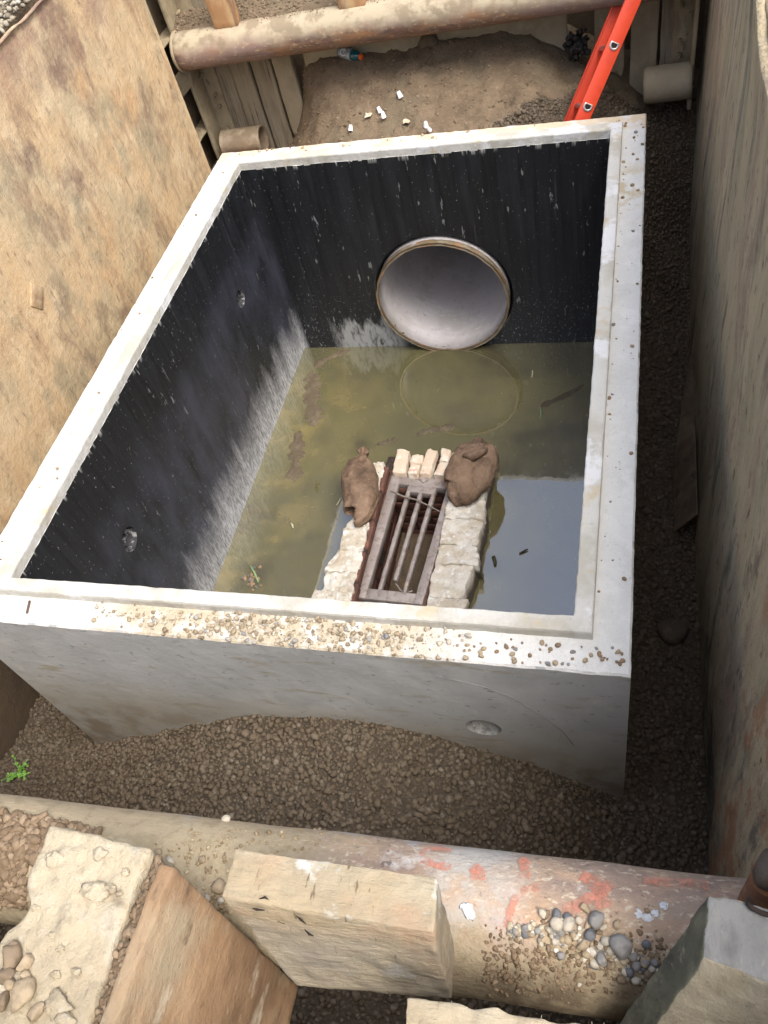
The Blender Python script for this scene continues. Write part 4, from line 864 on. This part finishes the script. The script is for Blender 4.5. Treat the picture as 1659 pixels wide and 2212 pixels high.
# green sprig
p = ray_ground(45, 1668); t = thing('weed_sprig', 'small bright green weed sprig on the gravel near the left plate', 'weed', tuple(p))
M['leaf'] = mat('fresh_leaf', (.16,.36,.045), [((.30,.50,.10), 60, I3, .5, .6, .7)], rough=.5); mb = MB(); stm = MB()
for i in range(16):
    a = random.uniform(0, 6.28); l = random.uniform(.03,.085); q0 = p+np.array([0,0,.012]); q1 = q0+np.array([math.cos(a)*l, math.sin(a)*l, random.uniform(.015,.05)]); stm.add(*tube([q0,(q0+q1)/2+np.array([0,0,.008]),q1], .0016, 5))
    for j in range(7):
        f = random.uniform(.3,1); c0 = q0+(q1-q0)*f; b = random.uniform(0,6.28); w1 = np.array([math.cos(b), math.sin(b), random.uniform(-.2,.4)])*random.uniform(.009,.017); w2 = np.cross(w1, [0,0,1])*.42; mb.add([c0, c0+w1*.5+w2+np.array([0,0,.003]), c0+w1, c0+w1*.5-w2], [(0,1,2,3)])
mb.build('leaves', M['leaf'], t, smooth=False); stm.build('stem', M['green'], t)
# cobble in the dark gap
M['cobble'] = mat('wet_cobble', (.10,.078,.055), [((.14,.11,.08), 30, I3, .5, .62, .8)], bump=[(60, I3, .004)])
p = ray_ground(1452, 1372); V, F = stone_shape(3, 77, .4); Vc = V*np.array([.075,.085,.07])+p+np.array([0,0,.03]); tag(mesh('cobble', Vc, F, M['cobble'], base=tuple(p)), 'large brown cobble in the dark gap right of the vault', 'cobble')

# ------------------------------------------------------------------ near end: spreader pipe and timbers
FR = .137; fa, fb = np.array([-.52, -.8658-.018, .421]), np.array([2.70, -.772, .421])
mud_top = lambda nt: mth(nt, 'MAXIMUM', mth(nt, 'MULTIPLY', band('x', 1.95, 1.72, False, (6, I3), .35)(nt), band('z', .42, .50, False, (14, I3), .10)(nt)), mth(nt, 'MULTIPLY', band('y', -.80, -.86, False, (10, I3), .12)(nt), band('z', .36, .42, False, (9, I3), .1)(nt)))
M['front_pipe'] = mat('near_spreader_steel', (.38,.295,.22), [
    ((.50,.33,.205), 5, (.5,1,1), .46, .62, .8, 10), ((.24,.18,.165), 8, (.4,1,1), .52, .64, .6, 12), ((.48,.34,.24), 24, (.5,1,1), .53, .64, .75, 12), ((.60,.52,.40), 90, (.6,1,1), .55, .62, .8, 12),
    ((.40,.41,.45), 5, I3, .56, .64, .75, 12), ((.58,.57,.55), 9, I3, .62, .70, .7, 12), ((.56,.32,.20), 5, I3, .50, .66, .65, 12, band('x', 2.0, 2.15)), ((.10,.075,.065), 60, I3, .60, .67, .7, 12),
    ((.44,.44,.42), 9, I3, .42, .56, .75, 12, both(band('x', 2.0,2.06), band('x', 2.24,2.14, False, (12, I3), .15))),
    ((.40,.33,.215), 8, I3, .25, .42, .93, 12, mud_top), ((.30,.245,.155), 30, I3, .5, .6, .7, 12, mud_top), ((.17,.13,.085), 14, I3, .36, .55, .85, 12, both(band('x', 2.05, 2.2), band('y', -.86, -.90, False, (10, I3), .08)))], rough=.75, spec=.35, bump=[(50, (.4,1,1), .003), (140, I3, .002), (12, I3, .008)])
fp = thing('spreader_pipe', 'large rusty orange-marked steel pipe crossing the near end of the trench', 'pipe', (1.2, -.82, .28))
V, F = tube([fa+(fb-fa)*t for t in np.linspace(0,1,80)], FR, 72); nv = fbm(V, 6, 3, 6)*.002; cen = V.copy(); axd = (fb-fa)/np.linalg.norm(fb-fa); cen = fa+np.outer((V-fa)@axd, axd); V = cen+(V-cen)*(1+nv/FR)[:,None]
mesh('barrel', V, F, M['front_pipe'], fp)
def cyl_hit(px_, py_, r=FR):
    d = ray(px_, py_); d /= np.linalg.norm(d); o = CT-fa; dp_ = d-(d@axd)*axd; op = o-(o@axd)*axd; A = dp_@dp_; B = 2*dp_@op; Cc = op@op-r*r; D = B*B-4*A*Cc
    if D < 0: return None
    t = (-B-math.sqrt(D))/(2*A); return CT+d*t
def cyl_n(p): c_ = fa+((p-fa)@axd)*axd; n = p-c_; return n/np.linalg.norm(n)
# orange marking-paint strokes on the pipe
op_ = bpy.data.materials.new('orange_marking_paint'); op_.use_nodes = True; nt = op_.node_tree; b = nt.nodes['Principled BSDF']; b.inputs['Base Color'].default_value = (.62,.26,.18,1); b.inputs['Roughness'].default_value = .7
nt.links.new(mrange(nt, noise(nt, 30, I3, 12, .75), .38, .60, .0, .85), b.inputs['Alpha'])
def stroke(pts, w):
    A = [cyl_hit(x, y, FR+.0035) for x, y in pts]; A = [a for a in A if a is not None]; V = []; n = len(A)
    dens = []
    for i in range(n-1):
        for t in np.linspace(0, 1, 8)[:-1]: dens.append(A[i]*(1-t)+A[i+1]*t)
    dens.append(A[-1])
    for i, p in enumerate(dens):
        t = dens[min(i+1,len(dens)-1)]-dens[max(i-1,0)]; nn = cyl_n(p); s = np.cross(nn, t); s /= np.linalg.norm(s); ww = w*(1+.25*random.uniform(-1,1))
        for q in (-1,-.33,.33,1):
            c_ = p+s*ww*q; m_ = cyl_n(c_); c0 = fa+((c_-fa)@axd)*axd; V.append(c0+m_*(FR+.0035))
    F = [(i*4+a, i*4+a+1, i*4+a+5, i*4+a+4) for i in range(len(dens)-1) for a in range(3)]
    mesh('paint_mark', V, F, op_, fp)
stroke([(975,1838),(950,1832),(925,1835),(914,1848),(922,1862),(948,1870),(975,1872)], .009)
stroke([(1020,1872),(1034,1880),(1032,1900)], .014)
stroke([(1131,1852),(1133,1875),(1134,1898)], .010)
stroke([(1095,2005),(1102,1970),(1115,1938),(1135,1922),(1165,1915)], .007)
stroke([(1255,1890),(1280,1900),(1295,1925),(1305,1962)], .014)
stroke([(1215,1960),(1240,1962),(1270,1940),(1300,1925),(1320,1905)], .010)
stroke([(1390,1900),(1440,1905),(1490,1905),(1530,1912)], .012)
M['scale'] = mat('white_scale', (.66,.68,.70), [((.5,.5,.5), 40, I3, .5, .6, .6)], bump=[(60, I3, .006)])
for i, (x, y, sx) in enumerate(((1010,1965,.013),(1018,1978,.010),(1002,1958,.010),(1434,1955,.010),(1378,1972,.011),(1398,1982,.010),(1415,1972,.009))):
    p = cyl_hit(x, y); V, F = ico(3); n_ = cyl_n(p); Vs = V*(1+.4*fbm(V+i, 2, 3, i))[:,None]*sx; Vs = Vs*.8-np.outer(Vs@n_*.8, n_)*.93+p; mesh('white_crust', Vs, F, M['scale'], fp)
# timbers
A0, A1 = at(105,1780,'z',.78), at(328,1830,'z',.78); A3, A2 = at(-95,2260,'z',.78), at(150,2306,'z',.78)
A0b, A1b = A0.copy(), A1.copy()
dz = np.array([0,0,-.16])
V, F = slab([A3,A2,A1,A0], [q+dz for q in (A3,A2,A1,A0)], (44,60,10), .012, .006, 20, 5)
pn = at(22,1955,'z',.78); dd = np.hypot(V[:,0]-pn[0], V[:,1]-pn[1]); V[:,0] += .035*np.exp(-(dd/.03)**2); V[:,2] += .004*fbm(V, 30, 3, 8)
ta = tag(mesh('timber_beam', V, F, M['timber_mud'], base=tuple(A1)), 'wide timber beam caked in pale dry mud at the bottom left', 'timber')
B0_, B1_ = at(343,1866,'z',.80), at(376,1872,'z',.80); B3_, B2_ = at(180,2300,'z',.80), at(216,2300,'z',.80)
b1 = at(645,2130,'x',1.75); b2 = at(618,2232,'x',1.75); b2 = b1+(B2_-B1_)*.7; b2[0] = 1.75
V, F = slab([B3_,B2_,B1_,B0_], [b2-(B2_-B3_),b2,b1,b1-(B1_-B0_)], (6,40,46), .004, .0022, 24, 9)
tag(mesh('timber_board', V, F, M['timber_brown'], base=tuple(B1_)), 'brown stained board on edge, right of the mud-caked beam', 'timber')
C = [at(478,1937,'z',.78), at(936,2014,'z',.78), at(946,1894,'z',.775), at(505,1832,'z',.775)]
cb1 = at(975,2158,'z',.575); cb0 = C[0]+(cb1-C[1]); cbk = [q+(cb1-C[1]) for q in (C[2],C[3])]; cb0 = at(640,2132,'z',.575); cbk[1] = C[3]+(cb0-C[0])
V, F = slab(C, [cb0, cb1, cbk[0], cbk[1]], (70,18,30), .004, .0026, 34, 12)
tc_ = tag(mesh('timber_block', V, F, M['timber_pale'], base=tuple(C[0])), 'pale squared timber block with cracks resting on the near pipe', 'timber')
for i, pl in enumerate((((545,1962),(555,1965),(572,1966)), ((560,1942),(572,1938),(580,1943)), ((640,1978),(650,1987),(661,1996)), ((658,2008),(668,2018),(678,2022)), ((600,1990),(615,1996)))):
    pts = [at(x, y, 'z', .783 if y < 1985 else .77) for x, y in pl]; V, F = tube(pts, [.0006]+[.0022]*(len(pts)-2)+[.0006], 6); o = mesh('crack', V, F, M['void'], None); o.parent = tc_; o.location = -Vector(tuple(C[0]))
D0, D1, D2, D3 = at(885,2158,'z',.82), at(1310,2216,'z',.82), at(1330,2330,'z',.82), at(870,2330,'z',.82)
V, F = slab([D3,D2,D1,D0], [q+np.array([0,-.01,-.12]) for q in (D3,D2,D1,D0)], (60,14,6), .004, .005, 34, 15); td = tag(mesh('timber_beam', V, F, M['timber_pale'], base=tuple(D0)), 'splintered pale timber edge at the bottom centre', 'timber')
for i in range(5):
    f = random.uniform(0,1); p = D0*(1-f)+D1*f+np.array([0,.0,-.004]); V, F = tube([p-np.array([0,.02,0]), p+np.array([random.uniform(-.006,.006), random.uniform(.001,.006), random.uniform(.0,.003)])], [.0016,.0005], 5); o = mesh('splinter', V, F, M['splinter'], None); o.parent = td; o.location = -Vector(tuple(D0))
E0, E1, E2, E3 = at(1522,2072,'z',.86), at(1760,2150,'z',.86), at(1760,1990,'z',.86), at(1530,1930,'z',.86)
eb = [at(1330,2330,'z',.50), at(1560,2420,'z',.50), at(1600,2260,'z',.50), at(1300,2262,'z',.50)]
V, F = slab([E0,E1,E2,E3], eb, (26,22,40), .005, .003, 28, 18); fn = np.array([np.cross(V[f[2]]-V[f[0]], V[f[3]]-V[f[1]]) for f in F]); fn /= np.linalg.norm(fn, axis=1)[:,None]; mi_ = np.where(fn[:,2] > .75, 0, np.where(fn[:,0] < -.6, 2, 1))
tag(mesh('timber_post', V, F, [M['timber_grey'], M['timber_tan'], M['timber_green']], base=tuple(eb[0]), mi=mi_), 'dark grey wet timber post at the bottom right corner', 'timber')
p = at(1640,1905,'z',.70); M['pin'] = mat('rust_brown_pin', (.17,.075,.04), [((.30,.15,.07), 20, I3, .5, .62, .8), ((.07,.07,.075), 14, I3, .55, .65, .8)], rough=.5, bump=[(60, I3, .003)])
t = thing('steel_pin', 'rusty brown steel pin with dark head at the right edge', 'steel pin', (p[0]+.01, p[1], .5)); c0 = np.array([p[0]+.012, p[1], 0])
V, F = tube([c0+np.array([0,0,z]) for z in (.50,.60,.70,.735)], [.026,.029,.026,.028], 24); V = V+.004*np.stack([fbm(V,25,3,q) for q in (1,2,3)],1); mesh('shank', V, F, M['pin'], t)
V, F = tube([c0+np.array([0,.004,z]) for z in (.735,.745,.775,.785)], [.024,.029,.027,.015], 24); V = V+.011*np.stack([fbm(V,30,2,q) for q in (1,2,3)],1); mesh('head', V, F, mat('dark_pin_head', (.075,.06,.05), rough=.6, bump=[(60,I3,.003)]), t)
V, F = tube([at(1614,1950,'z',.868), at(1625,1962,'z',.870), at(1645,1972,'z',.870), at(1659,1976,'z',.868)], .004, 8); tag(mesh('wire', V, F, M['void'], base=tuple(at(1625,1962,'z',.87))), 'black bent wire on top of the grey timber post', 'wire')
# mud heap on the left of the near pipe
def lumps(name, label, n, region, smin, smax, m, hit, group=None, kind='stuff', sub=2, sink=.3):
    P = []; S = []
    while len(P) < n:
        x, y = region(); p = hit(x, y)
        if p is None: continue
        s = smin+(smax-smin)*random.betavariate(1.3, 3.5); P.append(p+np.array([0,0,s*(.5-sink)])); S.append(s)
    V, F, T = stones(P, S, sub, 6, .4, .7); return tag(mesh(name, V, F, m, tint=T), label, 'mud' if 'mud' in name else 'gravel', group, kind)
M['mudclod'] = mat('dried_mud_clod', (.42,.33,.21), rough=.95, spec=.1, tint=[(0,(.26,.195,.12)),(.5,(.36,.28,.175)),(1,(.50,.41,.27))], bump=[(60, I3, .004), (220, I3, .001)])
M['browndclod'] = mat('brown_mud_clod', (.3,.2,.13), rough=.9, spec=.2, tint=[(0,(.17,.12,.075)),(.6,(.25,.18,.115)),(1,(.34,.255,.17))], bump=[(60, I3, .005), (220, I3, .001)])
def mud_region():
    while True:
        x, y = random.uniform(-10, 215), random.uniform(1742, 1960)
        if (y < 1742+ (x*.18)+8): continue
        if y > 1860 and x > 60: continue
        return x, y
# an earthen bank under the timbers carries them
def bank(x, y): return .44-.10*np.clip((x-1.5)/.8, 0, 1)-.9*np.clip(y+1.02, 0, 1)
lumps('mud_heap', 'heap of brown mud clods on the left end of the near pipe', 800, mud_region, .004, .020, M['browndclod'], lambda x, y: (lambda q: q if q is not None else at(x, y, 'z', .45))(cyl_hit(x, y)))
def crumb(): 
    r = random.random()
    if r < .45: return random.uniform(330, 500), random.uniform(1815, 1990)
    if r < .8: return random.uniform(390, 500), random.uniform(1930, 2000)
    return random.uniform(380, 700), random.uniform(1790, 1840)
lumps('mud_crumbs', 'dried mud crumbs on the near pipe between the timbers', 380, crumb, .0015, .009, M['mudclod'], cyl_hit)
for (x, y, s) in ((370,1860,.013),(355,1880,.012),(343,1842,.010),(408,1928,.012),(428,1935,.012),(450,1937,.010),(475,1915,.018),(383,1925,.009),(478,1945,.009),(500,1935,.01),(437,1858,.009),(488,1772+1,.012)):
    q = cyl_hit(x, y)
    if q is not None: pebble(q+cyl_n(q)*s*.3, s, 0 if x % 2 else 3, 'mud-coated stone between the brown board and the pale block', 'mud-coated stones on the near pipe')
# lumps on the muddy beam
for i, (x, y, s) in enumerate(((118,1858,.024),(108,1850,.014),(215,1845,.019),(205,1925,.032),(238,1920,.016),(270,1885,.010),(258,1930,.009),(130,2050,.010),(75,1960,.010),(120,2105,.012),(165,2100,.012),(112,2020,.008),(125,2170,.03),(140,2200,.022))):
    p = at(x, y, 'z', .782); V, F = stone_shape(3, 500+i, .3); Vs = V*np.array([1,.8,.6])*s*(1+.4*fbm(V, 2.2, 4, i))[:,None]*.8+p; o = mesh('mud_lump', Vs, F, M['timber_mud'], None); o.parent = ta; o.location = -Vector(tuple(A1))
for i, (x, y, s) in enumerate(((20,2070,.030),(52,2080,.020),(12,2110,.028),(45,2150,.036),(8,2160,.02),(80,2185,.020),(28,2050,.018),(20,2120,.018),(75,2190,.016),(55,2110,.014))):
    pebble(at(x, y, 'z', .785+s*.1), s*.85, 0 if i % 2 else 5, 'mud-dusted stone piled on the mud-caked beam at the bottom left', 'stones on the mud-caked beam', 3)
Ps = []; Ss = []
for i in range(420):
    f = random.uniform(0,1); w = random.uniform(.1,.9); Ps.append((A1*(1-f)+A2*f)*w+(B0_*(1-f)+B3_*f)*(1-w)+np.array([0,0,-.022+random.uniform(-.006,.006)])); Ss.append(random.choice([.004,.006,.008,.011]))
V, F, T = stones(Ps, Ss, 2, 6, .6, .8)
tag(mesh('mud_seam', V, F, M['browndclod'], tint=T), 'line of brown mud packed between the beam and the board', 'mud', kind='stuff')
# pile of washed pebbles on the pipe
def band_pt():
    t = random.random(); x = 1100+(1445-1100)*t; yc = np.interp(x, [1100,1180,1300,1400,1445], [2010,2018,2045,2100,2120]); hw = np.interp(x, [1100,1180,1280,1400,1445], [10,26,48,34,20]); return x, random.gauss(yc, hw*.6)
n = 0; big = [((1228,1968),.021,3),((1203,1945),.014,4),((1182,1947),.013,5),((1263,1936),.015,0),((1288,1960),.025,1),((1203,1968),.020,3),((1340,2012),.032,1),((1309,2003),.015,3),((1275,1992),.016,4),((1301,2035),.020,1),((1258,2010),.017,0),((1173,1945),.013,3),((1228,1955),.015,4),((1335,1968),.013,0),((1295,1985),.01,5),((1396,2010),.013,4),((1250,1960),.011,3),((1375,2055),.014,1),((1374,2085),.012,3),((1236,1962),.012,4)]
for (x, y), s, mi in big:
    y += 30; q = cyl_hit(x, y)
    if q is not None: pebble(q+cyl_n(q)*s*.45, s*.72, mi, 'larger pebble in the pile on the rusty near pipe', 'larger pebbles in the pile on the near pipe', 3)
Pp = []; Ss = []
for i in range(170):
    x, y = band_pt(); q = cyl_hit(x, y)
    if q is not None: s = random.uniform(.003,.008); Pp.append(q+cyl_n(q)*s*.3); Ss.append(s)
V, F, T = stones(Pp, Ss, 2, 6, .4, .4); M['fine'] = mat('washed_fines', (.4,.36,.3), rough=.7, tint=[(0,(.17,.17,.17)),(.3,(.36,.30,.21)),(.7,(.50,.44,.33)),(1,(.62,.60,.55))])
tag(mesh('fine_gravel', V, F, M['fine'], tint=T), 'fine washed grit between the pebbles on the near pipe', 'gravel', kind='stuff')
while n < 70:
    x, y = band_pt(); q = cyl_hit(x, y)
    if q is None: continue
    s = random.uniform(.005,.011); pebble(q+cyl_n(q)*s*.4, s, random.choice([0,3,3,1,4,5,0,1]), 'small pebble in the pile on the rusty near pipe', 'small pebbles in the pile on the near pipe'); n += 1
lumps('mud_patch', 'clumpy drying mud around the pebble pile on the near pipe', 600, lambda: (random.uniform(1040, 1450), random.gauss(2085, 32)), .002, .009, M['browndclod'], cyl_hit, sink=.45)
